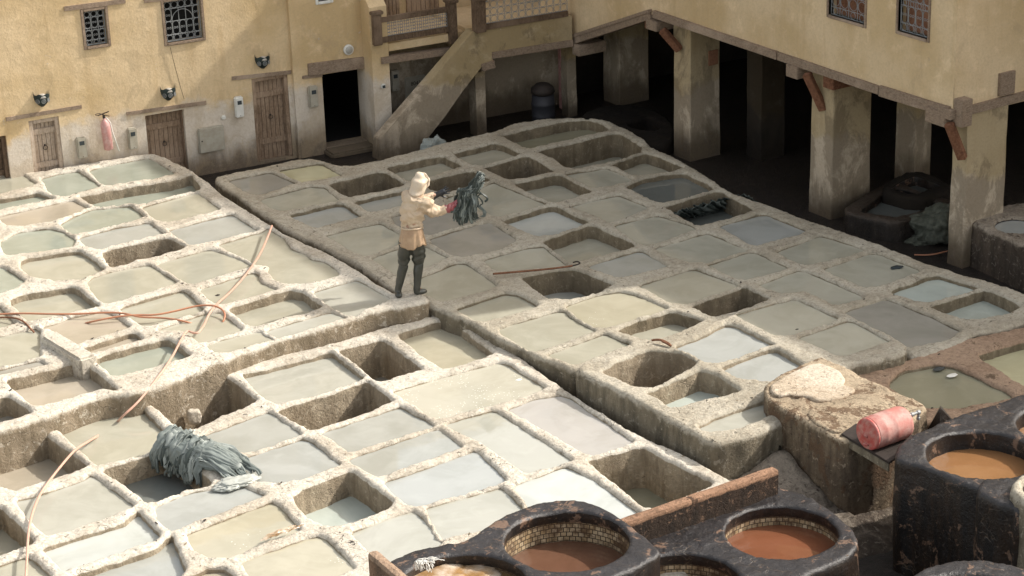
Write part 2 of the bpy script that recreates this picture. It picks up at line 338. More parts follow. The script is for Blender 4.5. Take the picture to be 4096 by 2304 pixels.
def block(name, label, cat, z, outline, specs, top_mat, lin_mat, zbot=-.75, step=.030, rnd=.038, tile=False, zfun=None, ocrop='O', group=None, rough=.014, inj=.016, jsc=7):
    """masonry slab with openings: outline and openings are lists of photo points on the plane z"""
    op = [P(*ov(ocrop, *q), z) for q in outline]; op = [Vector((p.x, p.y)) for p in op]
    op = jitter(resample(chaikin(op, 1, .22), .07), .012, 4, z * 9)
    if area(op) < 0: op.reverse()
    holes = []
    for s in specs:
        head, pts = s.split(':'); hd = head.split(); crop, strip, liq = hd[0], float(hd[1]), hd[2]
        if pts.strip().startswith('circle'):
            _, cx, cy, r = pts.split(); c = P(*ov(crop, float(cx), float(cy)), z); r = float(r)
            w = [Vector((c.x + r * math.cos(a * math.pi / 28), c.y + r * math.sin(a * math.pi / 28))) for a in range(56)]
            yy = ov(crop, float(cx), float(cy))
        else:
            q = [tuple(map(float, k.split(','))) for k in pts.split()]
            o_ = [ov(crop, *k) for k in q]; w = [P(*k, z) for k in o_]; w = [Vector((p.x, p.y)) for p in w]
            w = chaikin(grow(w, .02), 2, .09); yy = min(o_, key=lambda k: k[1])
        w = resample(w, .055)
        if area(w) < 0: w.reverse()
        st = strip / (3.072 if crop != 'O' else 1.0) / pxm(*yy, z)
        holes.append(dict(p=w, d=max(.05, st), liq=liq, empty=liq == '-', dry=len(hd) > 3))
    gap = .045 if not tile else .0
    for it in range(14):                        # keep a rim between neighbouring openings
        moved = 0
        for j, h in enumerate(holes):
            w = h['p']; X = np.array([p.x for p in w]); Y = np.array([p.y for p in w]); bad = np.zeros(len(w), bool)
            for i, g in enumerate(holes):
                if i == j or tile: continue
                q = g['p']; gx_ = [p.x for p in q]; gy_ = [p.y for p in q]
                if X.max() + .1 < min(gx_) or X.min() - .1 > max(gx_) or Y.max() + .1 < min(gy_) or Y.min() - .1 > max(gy_): continue
                bad |= inside(X, Y, q) | (segdist(X, Y, [q]) < gap)
            if bad.any():
                c = sum(w, Vector((0, 0))) / len(w); moved += 1
                h['p'] = [p + (c - p).normalized() * .013 if b else p for p, b in zip(w, bad)]
        if not moved: break
    for j, h in enumerate(holes):
        h['p'] = jitter(h['p'], inj, jsc, j * 1.7 + z)
    hp = [h['p'] for h in holes]
    xs = [p.x for p in op]; ys = [p.y for p in op]
    gx = np.arange(min(xs), max(xs), step); gy = np.arange(min(ys), max(ys), step)
    X, Y = np.meshgrid(gx, gy); X = X.ravel() + np.random.uniform(-.3, .3, X.size) * step; Y = Y.ravel() + np.random.uniform(-.3, .3, Y.size) * step
    k = inside(X, Y, op)
    for h in hp: k &= ~inside(X, Y, h)
    X, Y = X[k], Y[k]; d = segdist(X, Y, [op] + hp); k = d > step * .45; X, Y = X[k], Y[k]
    vs = [Vector((x, y)) for x, y in zip(X, Y)]; edges = []; loops = []
    for pl in [op] + hp:
        b = len(vs); vs += pl; n = len(pl); edges += [(b + i, b + (i + 1) % n) for i in range(n)]; loops.append(list(range(b, b + n)))
    V, _, Fc, ov_, _, _ = delaunay_2d_cdt(vs, edges, [], 0, 1e-5)
    vx = np.array([v.x for v in V]); vy = np.array([v.y for v in V])
    fa = [f for f in Fc]
    cx = np.array([vx[list(f)].mean() for f in fa]); cy = np.array([vy[list(f)].mean() for f in fa])
    k = inside(cx, cy, op)
    for h in hp: k &= ~inside(cx, cy, h)
    fa = [tuple(f) for f, kk in zip(fa, k) if kk]
    D = segdist(vx, vy, [op] + hp); dd = np.clip(D, 0, rnd); drop = rnd - np.sqrt(np.maximum(0, rnd * rnd - (rnd - dd) ** 2))
    drop *= .75
    def zt(x, y, q=0.0):
        return z + (zfun(x, y) if zfun else 0) + rough * 1.3 * fbm(x, y, 0, 1.6, 3) + rough * .75 * fbm(x, y, 0, 8, 5) + .007 * nz(x, y, 0, 22) + .003 * nz(x, y, 0, 45)
    mb = MB(); crust = []
    mb.v = [(v.x, v.y, zt(v.x, v.y) - dr) for v, dr in zip(V, drop)]; mb.f = [list(f) for f in fa]; mb.m = [0] * len(fa)
    crust = [1.0 if q > rnd * .5 else .75 for q in D]
    src = {}                                    # input vertex -> output vertex
    for o_i, ins in enumerate(ov_):
        for i in ins: src[i] = o_i
    # outer skirt
    lp = loops[0]; n = len(lp); prev = [src[i] for i in lp]; cen = None
    depth = [.03, .08, .16, .28, .42, .6, .85]; nrm = []
    for i in range(n):
        a, b = op[i - 1], op[(i + 1) % n]; t = (b - a).normalized(); nrm.append(Vector((t.y, -t.x)))
    for dz in depth + [max(1.0, z - zbot)]:
        if z - dz < zbot - .01: dz = z - zbot
        row = []
        for i in range(n):
            p = op[i]; o_ = .012 + .02 * min(dz, .5) + .016 * fbm(p.x, p.y, dz, 5, 2) + .03 * nz(p.x, p.y, dz, 1.5, 8)
            row.append(len(mb.v)); mb.v.append((p.x + nrm[i].x * o_, p.y + nrm[i].y * o_, zt(p.x, p.y) - rnd * .75 - dz)); crust.append(max(0, .55 - dz * 6))
        for i in range(n):
            j = (i + 1) % n; mb.f.append([prev[i], row[i], row[j], prev[j]]); mb.m.append(0)
        prev = row
        if abs(z - dz - zbot) < .011: break
    root = thing(name, label, cat, tuple(P(*ov(ocrop, *outline[0]), zbot)), group)
    bodies = mb; c0 = crust
    linings = []
    for h, lpi in zip(holes, loops[1:]):
        pl = h['p']; n = len(pl); pr = [src[i] for i in lpi]
        nr = []
        for i in range(n):
            a, b = pl[i - 1], pl[(i + 1) % n]; t = (b - a).normalized(); nr.append(Vector((-t.y, t.x)))   # into the opening
        row = []
        for i in range(n):
            p = pl[i]; row.append(len(mb.v)); mb.v.append((p.x + nr[i].x * .006, p.y + nr[i].y * .006, zt(p.x, p.y) - rnd * .75 - .015)); crust.append(.5)
        for i in range(n):
            j = (i + 1) % n; mb.f.append([pr[i], pr[j], row[j], row[i]]); mb.m.append(0)
        D_ = (h['d'] + (.12 if not h['empty'] else 0)); D_ = max(D_, .2)
        lv = [[mb.v[i] for i in row]]; cr = [.5] * n; k = 0; dz = .015
        while dz < D_:
            dz = min(D_, dz + (.05 if not tile else .04)); r_ = []
            for i in range(n):
                p = pl[i]; o_ = .006 + .014 * fbm(p.x, p.y, dz, 5, 6) + .02 * dz
                if tile: o_ = -.02 if dz > .12 else .0
                r_.append((p.x + nr[i].x * o_, p.y + nr[i].y * o_, z + (zfun(p.x, p.y) if zfun else 0) - rnd * .75 - dz)); cr.append(max(0, .5 - dz * 5))
            lv.append(r_)
        vs_, fs_ = ring_mesh(lv); me = bpy.data.meshes.new('vat'); me.from_pydata(vs_, [], fs_)
        uvl = me.uv_layers.new(name='UV'); per = [0]
        for i in range(n): per.append(per[-1] + (pl[(i + 1) % n] - pl[i]).length)
        for poly in me.polygons:
            ks = [v % n for v in poly.vertices]; wrap = (0 in ks and n - 1 in ks)
            for li, v in zip(poly.loop_indices, poly.vertices):
                kk = v % n; uvl.data[li].uv = (per[n] if (wrap and kk == 0) else per[kk], me.vertices[v].co.z)
            if tile: poly.material_index = 0 if poly.center.z > z - rnd * .75 - .12 else 1
        at = me.attributes.new('crust', 'FLOAT', 'POINT'); at.data.foreach_set('value', cr)
        bm = bmesh.new(); bm.from_mesh(me); bmesh.ops.recalc_face_normals(bm, faces=bm.faces[:])
        up = [f for f in bm.faces if len(f.verts) > 8]
        if up and up[0].normal.z < 0: bmesh.ops.reverse_faces(bm, faces=bm.faces[:])
        bm.to_mesh(me); bm.free()
        lab = 'empty deep vat with bare walls' if h['empty'] else 'vat of %s liquor, %s' % (WORD.get(h['liq'], 'foamy cream'), 'full to the brim' if h['d'] < .1 else ('half full' if h['d'] < .3 else 'nearly drained'))
        vo = link('vat', me, [M['pitch'], M['tile']] if tile else lin_mat, root, True, lab)
        if not h['empty']:
            zl = z - h['d']; q = [(p.x - nr[i].x * .03, p.y - nr[i].y * .03, zl) for i, p in enumerate(pl)]
            lm = MB(); lm.add(q, [tuple(range(n))]); me = lm.mesh('liquid')
            if me.polygons[0].normal.z < 0: me.flip_normals()
            lo = link('liquid', me, LM[h['liq']] if h['liq'] in LM else M['scum'], None)
            lo.parent = vo; h['zl'] = zl
    me = mb.mesh(name); at = me.attributes.new('crust', 'FLOAT', 'POINT'); at.data.foreach_set('value', crust)
    link('masonry', me, top_mat, root, True)
    return root, holes
# ---- left block (the man stands on its corner)
SPEC_L = """A 12 g:-120,240 0,195 140,165 165,175 275,250 230,270 0,330 -150,360
A 4 gg:315,210 440,175 590,150 620,165 780,270 500,355 410,335 365,290 350,240
A 4 gg:685,150 810,110 1140,50 1170,60 1345,165 1330,190 830,270 780,240
A 85 gg:610,350 740,325 1000,275 1350,225 1480,185 1545,270 1530,300 1330,345 1090,415 1000,412 880,420 760,432
A 45 gg:-120,395 0,370 300,315 420,368 300,385 0,452 -120,480
A 20 br:-20,500 260,440 550,375 690,438 480,520 380,545 150,575 60,575
A 3 gg:470,565 560,510 700,450 880,425 1010,425 1120,510 900,575 580,645 540,625
A 6 g:1100,430 1520,310 1545,330 1710,450 1300,545 1230,540 1150,480
A 8 gb:1305,605 1790,480 1930,575 2005,612 1500,730 1470,720 1340,640
A 3 gb:610,665 860,600 1150,545 1275,640 1150,665 760,755 700,740 640,700
A 5 gg:10,690 150,620 380,595 480,620 580,690 540,745 300,780 60,805 20,760
A 250 -:780,770 1300,665 1445,745 870,895 850,880
A 45 g:165,850 230,820 600,765 680,800 810,910 640,985 430,1000 250,970 170,910
A 6 g:1200,865 1626,750 1930,862 1950,890 1500,1025 1450,1020
A 4 g:680,1010 720,970 880,920 1150,870 1360,1010 1330,1035 830,1175 770,1150 700,1060
A 5 gg:-150,900 0,890 60,920 185,1000 120,1050 0,1100 -150,1130
A 65 g:75,1150 150,1110 560,1040 770,1195 560,1245 225,1318
F 30 g:-100,60 -10,30 50,100 110,165 0,200 -100,225
F 38 g:925,40 1400,-95 1430,-85 1570,50 1550,85 1150,190 1110,190 980,110
F 12 br:420,225 320,205 540,125 780,75 860,95 1010,200 860,240 580,335 500,280
F 15 g:-150,290 0,265 270,205 300,240 300,440 0,510 -150,550
F 60 br:615,365 1000,240 1050,240 1100,290 900,345 700,400
F 70 gg:720,430 1290,280 1490,420 900,580 880,575
H 6 g:-540,220 -150,90 -40,80 20,130 130,215 -140,310 -200,310 -320,225
B 85 g:215,1210 690,1070 800,1090 955,1205 520,1330 400,1350 360,1330 270,1260
B 12 lw:870,1085 1200,990 1230,1000 1480,1135 1290,1215 1190,1270 1140,1265 1010,1200
B 4 g:130,720 480,620 520,590 630,660 700,750 810,790 850,830 960,850 1070,930 1060,960 880,1015 700,1030 600,1010 530,930 540,890 440,880 330,810
B 15 g:-5,1060 400,935 430,940 470,1010 590,1065 520,1085 200,1175 140,1180 70,1140
H 12 lw:300,225 820,75 940,125 760,185 420,285 390,280
H 5 g:-140,330 0,285 270,225 390,290 200,340 0,395 -60,400 -120,360
F 110 br:35,605 300,545 590,470 640,460 905,680 870,680 800,675 280,810 250,790
F 170 sh:-200,800 50,722 250,858 100,910 -150,975
F 10 sh:-100,550 90,495 300,450 360,490 0,570 -100,590""".split('\n')
OUT_L = [(-100, 445), (0, 430), (60, 423), (90, 432), (200, 412), (370, 386), (400, 388), (470, 420), (520, 455), (560, 490), (610, 520), (690, 572), (760, 610), (815, 630), (870, 660), (915, 690),
         (985, 735), (1005, 733), (1045, 732), (1078, 745), (1074, 757), (924, 783), (826, 819), (696, 854), (566, 900), (430, 955), (330, 990), (300, 987), (228, 1002), (114, 1046), (0, 1082), (-150, 1125), (-150, 900)]
L_root, L_holes = block('vat_block', 'left block of lime white vats, the man stands on its front corner', 'vat block', 0.0, OUT_L, SPEC_L, M['lime'], M['lime_lining'], zbot=-.8, group='blocks of tanning vats')
# ---- front block
SPEC_F = """G 50 g:400,255 900,125 930,85 1050,95 1310,355 1240,455 760,580 740,560 600,440
G 190 br:-250,390 290,310 675,578 600,620 130,782 60,765 0,725 -150,650
G 30 lw:125,850 300,810 650,690 710,650 1030,890 1000,920 600,1060 370,1125 350,1110 240,1010
G 55 w:320,1215 960,1020 1060,930 1235,1115 1150,1165 500,1400 480,1385
G 190 dk:780,605 1260,470 1330,480 1640,700 1600,740 1450,770 1200,855 1130,862 1000,760
H 8 gb:-200,1040 0,975 240,880 350,850 590,1025 560,1045 200,1165 100,1165 -60,1130
I 5 b:60,560 240,490 590,378 640,385 740,450 810,515 890,575 600,680 440,720 200,700 60,660
G 25 b:1205,895 1480,785 1800,740 1870,735 2040,812 1932,860 1500,1020 1335,1090 1290,1060 1220,980
G 12 c:1445,1115 1500,1090 2100,860 2160,900 2310,1080 2290,1100 2050,1170 1750,1290 1650,1298 1560,1270 1490,1210
I 215 mint:530,830 600,770 880,660 950,625 1000,640 1290,860 1270,900 1150,950 960,1025 880,1050 760,1040 640,975 570,900
I 12 c:135,1315 640,1140 720,1128 800,1170 1000,1365 860,1440 500,1560 230,1460 160,1380
I 18 lw:970,1100 1290,975 1450,930 1540,1000 1680,1180 1500,1260 1250,1330 1100,1230
K 5 lw:10,905 200,850 580,745 620,780 750,915 640,980 450,1070 130,1150 60,1010
K 15 w:685,735 1085,585 1300,690 1490,830 1665,955 1500,1005 1100,1090 850,980 740,810
K 330 og:1250,540 1610,455 1700,450 1850,540 2250,720 1720,930 1480,720
K 6 lw:160,255 520,158 560,170 700,260 950,420 1130,540 1070,565 860,625 790,640 700,580 560,480 430,400 200,290
K 6 pk:640,145 860,65 1050,35 1120,60 1300,185 1610,400 1560,420 1300,505 1230,480 900,290 720,190
I 8 b:1235,705 1450,640 1916,466 1950,478 2178,692 2000,760 1480,900 1400,870 1290,780
I 6 gb:955,530 1300,410 1600,300 1650,300 1835,435 1600,520 1200,668 1130,640 1010,580
I 6 gb:735,330 1100,210 1340,130 1390,150 1605,265 1570,300 1200,410 960,482 900,430 820,370
H 330 -:410,850 480,820 1080,620 1110,625 1300,770 1250,790 1000,890 700,985 660,990 560,930 480,890
H 50 lw:130,565 250,540 780,405 830,400 940,490 1065,580 1040,605 840,680 400,800 360,780 250,690
H 300 sh:880,385 1000,350 1190,295 1230,310 1522,520 1400,565 1210,622 1170,610 1040,500
J 75 c:-205,250 0,180 120,150 200,160 530,400 440,440 150,520 120,500 -40,400 -180,290
J 8 F:-255,695 0,620 560,468 620,480 935,668 850,700 560,800 110,905 50,890 -80,800
G 190 g:-150,960 0,900 265,1165 180,1210 0,1270 -150,1320
G 40 g:-150,1400 180,1285 230,1290 400,1440 200,1520 -150,1600
G 70 gb:560,1430 1000,1290 1200,1220 1330,1110 1430,1400 1350,1470 900,1600 650,1530
G 60 br:1450,1445 1600,1380 1720,1370 1800,1430 1830,1500 1500,1560
F 350 -:1170,770 1330,730 1700,605 1760,590 1989,760 1900,810 1480,990 1420,1000 1300,900 1210,820""".split('\n')
OUT_F = [(1074, 797), (1110, 787), (1160, 794), (1200, 818), (1265, 865), (1400, 965), (1510, 1035), (1600, 1090), (1720, 1140), (1830, 1200), (1900, 1250), (1800, 1400), (1500, 1560), (1200, 1640), (0, 1660), (-250, 1500), (-250, 1180),
         (0, 1112), (114, 1075), (228, 1032), (300, 1016), (345, 1005), (440, 975), (566, 930), (696, 893), (826, 868), (957, 825)]
F_root, F_holes = block('vat_block', 'front block of lime white vats below the man, darker hides lie on it', 'vat block', -.24, OUT_F, SPEC_F, M['lime'], M['lime_lining'], zbot=-.95, group='blocks of tanning vats')
# ---- right block
SPEC_R = """B 12 sh:210,225 540,160 750,250 470,335 400,335
B 25 yl:600,145 900,95 950,100 1100,185 800,245 760,235
B 4 h:460,370 850,270 960,280 1070,370 1040,395 640,465 560,440
B 230 -:980,250 1360,160 1420,165 1600,260 1170,355 1150,350
B 45 gb:1190,385 1600,295 1660,290 1770,365 1330,470 1290,455
B 40 b:680,490 1060,403 1110,405 1250,500 1100,540 900,600
B 8 h:970,650 1200,590 1390,552 1545,640 1560,660 1540,720 1290,805 1200,780
C 4 sh:-70,890 100,850 400,830 640,900 470,970 230,1040 100,1010 -20,960
C 25 h:340,745 640,655 720,620 790,650 1130,790 1080,815 800,885 740,890 430,790
C 230 -:185,620 540,530 700,610 600,640 340,710 240,680
C 60 g:405,400 720,325 780,335 940,405 620,495 560,490
C 230 -:640,510 950,425 1000,430 1200,545 850,605 820,600
B 70 g:1430,125 1850,35 1880,40 2036,115 1650,235 1620,235
C 90 og:770,262 1000,215 1300,150 1450,140 1540,165 1625,220 1400,270 1010,368 950,350
C 190 g:1055,390 1640,250 1700,250 1860,350 1860,390 1700,450 1350,520 1300,515 1200,450
D 90 g:95,100 200,60 330,15 380,20 650,125 560,155 310,185 260,185
C 4 h:1270,565 1590,515 1640,530 1790,600 1780,620 1480,680 1420,650
C 90 h:870,635 1190,570 1240,575 1510,690 1200,790 1160,780
D 50 dk:200,275 330,210 650,160 880,290 850,310 700,350 500,400 420,385
D 150 dk:505,430 600,400 880,310 940,310 1190,460 1140,480 780,575 740,570 620,500
C 8 h:1310,810 1500,760 1690,722 1925,820 1780,880 1615,945 1550,900
D 4 h:110,570 440,490 720,575 740,600 380,725 300,720 200,640
C 55 w:790,920 1150,810 1190,810 1460,930 1400,970 1200,1030 1060,1040 950,1000 880,960
C 110 g:1100,1080 1450,960 1520,970 1830,1110 1750,1150 1300,1255 1200,1170
C 4 sh:230,1060 560,960 690,930 880,1050 890,1070 760,1150 520,1200 430,1200 260,1100
C 4 h:640,1225 980,1130 1110,1120 1270,1230 1290,1270 860,1310 730,1300
B 6 h:1320,825 1530,750 1730,725 1925,820 1720,900 1540,960 1470,920
B 4 g:1620,1010 1730,965 1987,862 2060,870 2290,1030 2250,1055 1960,1140 1860,1160 1720,1090
D 12 gb:-90,880 290,770 330,775 520,880 500,895 180,975 130,975 -50,910
O 62 gb:1308,695 1400,675 1445,672 1542,712 1500,735 1420,752 1385,750
D 10 h:415,745 820,632 860,640 1140,757 960,820 830,865 660,850 560,820
D 4 h:810,880 1150,775 1200,780 1440,890 1460,905 1130,995 1080,990
D 6 b:910,575 1240,490 1290,490 1590,610 1560,630 1210,725 1170,720
E 12 h:10,390 350,265 390,270 700,365 680,380 500,440 250,495 190,480
E 12 h:375,520 740,400 800,400 1110,520 1120,545 800,660 700,665 480,580
E 15 h:-135,645 210,520 705,735 480,808 230,685 60,715
E 4 sh:525,858 860,745 1200,885 1445,1000 1290,1085 1040,1130 1000,1090 900,1030 720,950
E 45 mint:885,690 1250,565 1590,660 1480,700 1160,795
E 100 mint:1200,820 1620,680 1660,690 1890,800 1900,820 1800,870 1550,910 1460,900 1300,850
D 4 g:300,1035 720,903 1085,1035 900,1100 660,1182 540,1160 420,1090
O 5 c:1425,765 1500,738 1560,730 1600,738 1680,772 1640,785 1520,822 1480,815 1440,790
D 200 sh:700,1200 1100,1050 1140,1055 1310,1140 1080,1230 880,1285
O 35 g:1555,825 1600,805 1690,780 1770,803 1700,835 1640,853 1600,845
J 4 g:572,210 700,165 1030,72 1090,85 1325,225 1100,300 890,375 820,380 610,260
O 12 g:1145,772 1270,732 1300,735 1350,762 1345,770 1220,805 1200,805
J 4 g:940,410 1380,250 1410,255 1570,330 1560,345 1150,490 1140,490 1010,440""".split('\n')
OUT_R = [(527, 449), (600, 432), (690, 413), (740, 402), (790, 399), (850, 415), (900, 413), (960, 400), (1060, 375), (1170, 345), (1250, 328), (1290, 308), (1400, 296), (1480, 293), (1530, 303), (1580, 325), (1625, 352), (1640, 373), (1700, 395), (1760, 430),
         (1830, 480), (1950, 523), (2050, 560), (2140, 590), (2230, 620), (2330, 660), (2480, 705), (2600, 745), (2680, 790), (2576, 812), (2500, 830), (2450, 838), (2425, 860), (2300, 905), (2262, 872), (2150, 812), (2040, 748), (2005, 740), (1920, 774), (1832, 804), (1745, 835), (1640, 873), (1520, 907), (1452, 932), (1395, 911),
         (1362, 901), (1326, 878), (1251, 849), (1209, 818), (1128, 786), (1070, 762), (991, 732), (910, 670), (780, 602), (763, 599), (685, 553), (604, 498)]
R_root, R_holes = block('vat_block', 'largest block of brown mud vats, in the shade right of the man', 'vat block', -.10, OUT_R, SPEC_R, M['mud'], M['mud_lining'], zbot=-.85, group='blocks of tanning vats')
SPEC_N = """E 8 h:-300,870 0,790 140,755 190,760 505,905 440,940 100,1035 0,1030 -200,930
E 12 h:190,1050 570,920 620,930 880,1070 870,1090 560,1190 490,1190 330,1120
O 12 b:1695,868 1760,845 1825,812 1850,815 1945,862 1930,870 1800,912 1770,905
O 15 b:1815,922 1880,893 1935,873 1955,875 2035,920 2010,932 1935,955 1850,945
O 135 -:1515,930 1560,905 1625,880 1700,880 1755,905 1740,920 1640,970 1600,968
O 55 mint:1625,985 1700,955 1760,930 1800,940 1862,975 1840,985 1690,1022 1665,1000
O 15 lw:1760,1065 1800,1045 1915,1005 1960,1010 1960,1030 1850,1075 1770,1080""".split('\n')
OUT_N = [(1447, 922), (1520, 895), (1640, 862), (1700, 842), (1745, 825), (1830, 795), (1920, 765), (2005, 730), (2035, 735), (2150, 800), (2272, 862), (2282, 885), (2240, 900), (2150, 915), (2100, 930), (2020, 980), (2010, 1040), (1900, 1090), (1800, 1112), (1765, 1098), (1650, 1030), (1560, 982), (1480, 945)]
N_root, N_holes = block('vat_block', 'small raised block of vats beside the stained masonry bench', 'vat block', .03, OUT_N, SPEC_N, M['mud'], M['lime_lining'], zbot=-.95, group='blocks of tanning vats')
SPEC_S = """O 12 og:2235,960 2275,930 2350,915 2400,918 2540,985 2545,1000 2420,1020 2330,1022 2290,1010
O 25 yl:2455,890 2576,855 2720,850 2750,930 2650,975 2590,975"""
OUT_S = [(2095, 930), (2180, 918), (2285, 905), (2380, 868), (2440, 850), (2576, 820), (2800, 790), (2880, 1000), (2760, 1060), (2590, 1000), (2500, 1045), (2440, 1062), (2390, 1080), (2330, 1062), (2240, 1040), (2150, 990)]
S_root, S_holes = block('vat_block', 'reddish block with one eight sided vat behind the red keg', 'vat block', -.12, OUT_S, SPEC_S.split('\n'), M['pink'], M['mud_lining'], zbot=-.95, group='blocks of tanning vats')
SUN, SKY, EXPO, SUNB = 2.3, .15, 1.22, .27
# ------------------------------------------------------------------ ground
mb = MB(); mb.add([(-40, -30, -.95), (80, -30, -.95), (80, 90, -.95), (-40, 90, -.95)], [(0, 1, 2, 3)])
tag(mb.build('ground', M['ground']), kind='structure')
mb = MB(); pts = [(20.3, 19.2), (34, 19.2), (34, 36), (6, 36), (6, 31.2), (17, 31.2), (20.3, 29)]
mb.add([(x, y, -.6) for x, y in pts] + [(x, y, -1.0) for x, y in pts], [tuple(range(7))] + [(i, i + 7, (i + 1) % 7 + 7, (i + 1) % 7) for i in range(7)])
tag(mb.build('pavement', M['ground']), kind='structure')
# ------------------------------------------------------------------ walls
def HR(W, xl, xr, yt, yb, depth=.16):
    xm, ym = (xl + xr) / 2, (yt + yb) / 2
    return [W.uz(xl, ym)[0], W.uz(xm, yb)[1], W.uz(xr, ym)[0], W.uz(xm, yt)[1], depth]
def wall(name, W, u0, u1, z0, z1, holes, mat, parent, off=0.0, zb=None, thick=.3, amp=.012, cell=.22, label=None):
    us = sorted({u0, u1} | {h[0] for h in holes} | {h[2] for h in holes}); zs = sorted({z0, z1} | {h[1] for h in holes} | {h[3] for h in holes})
    us = [u for u in us if u0 <= u <= u1]; zs = [z for z in zs if z0 <= z <= z1]
    def sub(a):
        o = [a[0]]
        for p, q in zip(a, a[1:]):
            n = max(1, int(math.ceil((q - p) / cell))); o += [p + (q - p) * k / n for k in range(1, n + 1)]
        return o
    us, zs = sub(us), sub(zs); mb = MB(); idx = {}
    edge = set()
    def vid(i, j):
        if (i, j) not in idx:
            u, z = us[i], zs[j]
            if zb: z = z + (zb(u) - z0) * max(0, (2.5 - z) / (2.5 - z0))
            on = any(abs(u - h[0]) < .02 or abs(u - h[2]) < .02 or abs(z - h[1]) < .02 or abs(z - h[3]) < .02 for h in holes)
            o_ = off + (0 if on or j == 0 else amp * fbm(u, z, off, 1.4, 2)); idx[i, j] = len(mb.v); mb.v.append(tuple(W.at(u, z, o_)))
        return idx[i, j]
    for i in range(len(us) - 1):
        for j in range(len(zs) - 1):
            um, zm = (us[i] + us[i + 1]) / 2, (zs[j] + zs[j + 1]) / 2
            if any(h[0] < um < h[2] and h[1] < zm < h[3] for h in holes): continue
            mb.f.append([vid(i, j), vid(i + 1, j), vid(i + 1, j + 1), vid(i, j + 1)]); mb.m.append(0)
    for h in holes:
        a, b, c, d, dp = h[:5]
        q = [(a, b), (c, b), (c, d), (a, d)]
        for k in range(4):
            (p0, p1), (q0, q1) = q[k], q[(k + 1) % 4]
            mb.add([W.at(p0, p1, off), W.at(q0, q1, off), W.at(q0, q1, off - dp), W.at(p0, p1, off - dp)], [(0, 1, 2, 3)])
    # back and ends
    zf = (lambda u: zb(u)) if zb else (lambda u: z0)
    n = len(us)
    mb.add([W.at(u, zf(u), off - thick) for u in us] + [W.at(u, zf(u), off) for u in us], [(i, i + 1, n + i + 1, n + i) for i in range(n - 1)])
    for u in (u0, u1): mb.add([W.at(u, zf(u), off), W.at(u, zf(u), off - thick), W.at(u, z1, off - thick), W.at(u, z1, off)], [(0, 1, 2, 3)])
    me = bpy.data.meshes.new(name); me.from_pydata(mb.v, [], mb.f); me.update()
    return link(name, me, mat, parent, False, label)
def beam(mb, W, x0, y0, x1, y1, th, off=.0, pro=.05, dep=.12, b=.008):
    """a timber whose face runs between two photo points; th = height in photo px"""
    u0, z0 = W.uz(x0, y0); u1, z1 = W.uz(x1, y1); p, q = W.at(u0, z0, off), W.at(u1, z1, off); c = (p + q) / 2 + W.n * (pro - dep) / 2
    d = (q - p); h = th / pxm(x0, y0, z0) / 2; up = W.n.cross(d.normalized()); up = up if up.z > 0 else -up
    n = 7; vs = []; fs = []                      # slightly irregular hewn timber
    for i in range(n):
        t = i / (n - 1); m = p + d * t + W.n * (pro - dep) / 2; w = 1 + .10 * nz(t * 4, z0 * 5, x0, 1, 3)
        for sy, sz in ((-1, -1), (1, -1), (1, 1), (-1, 1)): vs.append(m + W.n * (sy * (pro + dep) / 2) + up * (sz * h * w + .006 * nz(t * 6, sz, x0)))
    for i in range(n - 1):
        for k in range(4): fs.append((i * 4 + k, i * 4 + (k + 1) % 4, i * 4 + 4 + (k + 1) % 4, i * 4 + 4 + k))
    fs += [(0, 1, 2, 3), ((n - 1) * 4, (n - 1) * 4 + 1, (n - 1) * 4 + 2, (n - 1) * 4 + 3)]
    mb.add(vs, fs)
def wbox(mb, W, u0, u1, z0, z1, o0, o1, b=.006, mi=None):
    mb.bbox(W.at((u0 + u1) / 2, (z0 + z1) / 2, (o0 + o1) / 2), W.d * (u1 - u0) / 2, W.n * (o1 - o0) / 2, (0, 0, (z1 - z0) / 2), b, mi)
def plank_door(W, h, off, mat, parent, n=8, frame=.07, batten=True, name='door', ringz=.5):
    a, b, c, d = h[:4]; mb = MB(); o = off - .10
    w = (c - a - .02) / n
    for i in range(n):
        u = a + .01 + w * i; wbox(mb, W, u + .003, u + w - .003, b, d - .01, o - .03, o + .004 * random.random(), .004)
    if batten:
        for zz in (b + (d - b) * .22, b + (d - b) * .78): wbox(mb, W, a + .03, c - .03, zz - .05, zz + .05, o + .006, o + .03)
    dr = mb.build(name, mat, parent)
    mb = MB()
    for q in ((a, a + frame), (c - frame, c)): wbox(mb, W, q[0], q[1], b, d, o - .02, off - .015)
    wbox(mb, W, a + frame, c - frame, d - frame, d, o - .02, off - .017); mb.build('door_frame', mat, dr)
    mb = MB(); um = (a + c) / 2; zm = b + (d - b) * ringz; mb.ring(W.at(um, zm, o + .03), W.d, (0, 0, 1), .035, .006, 14)
    mb.lathe(W.at(um, zm + .035, o), W.n, [(0, .018), (.02, .014), (.035, .006)], 10); mb.build('door_ring', M['rust'], dr)
    return dr
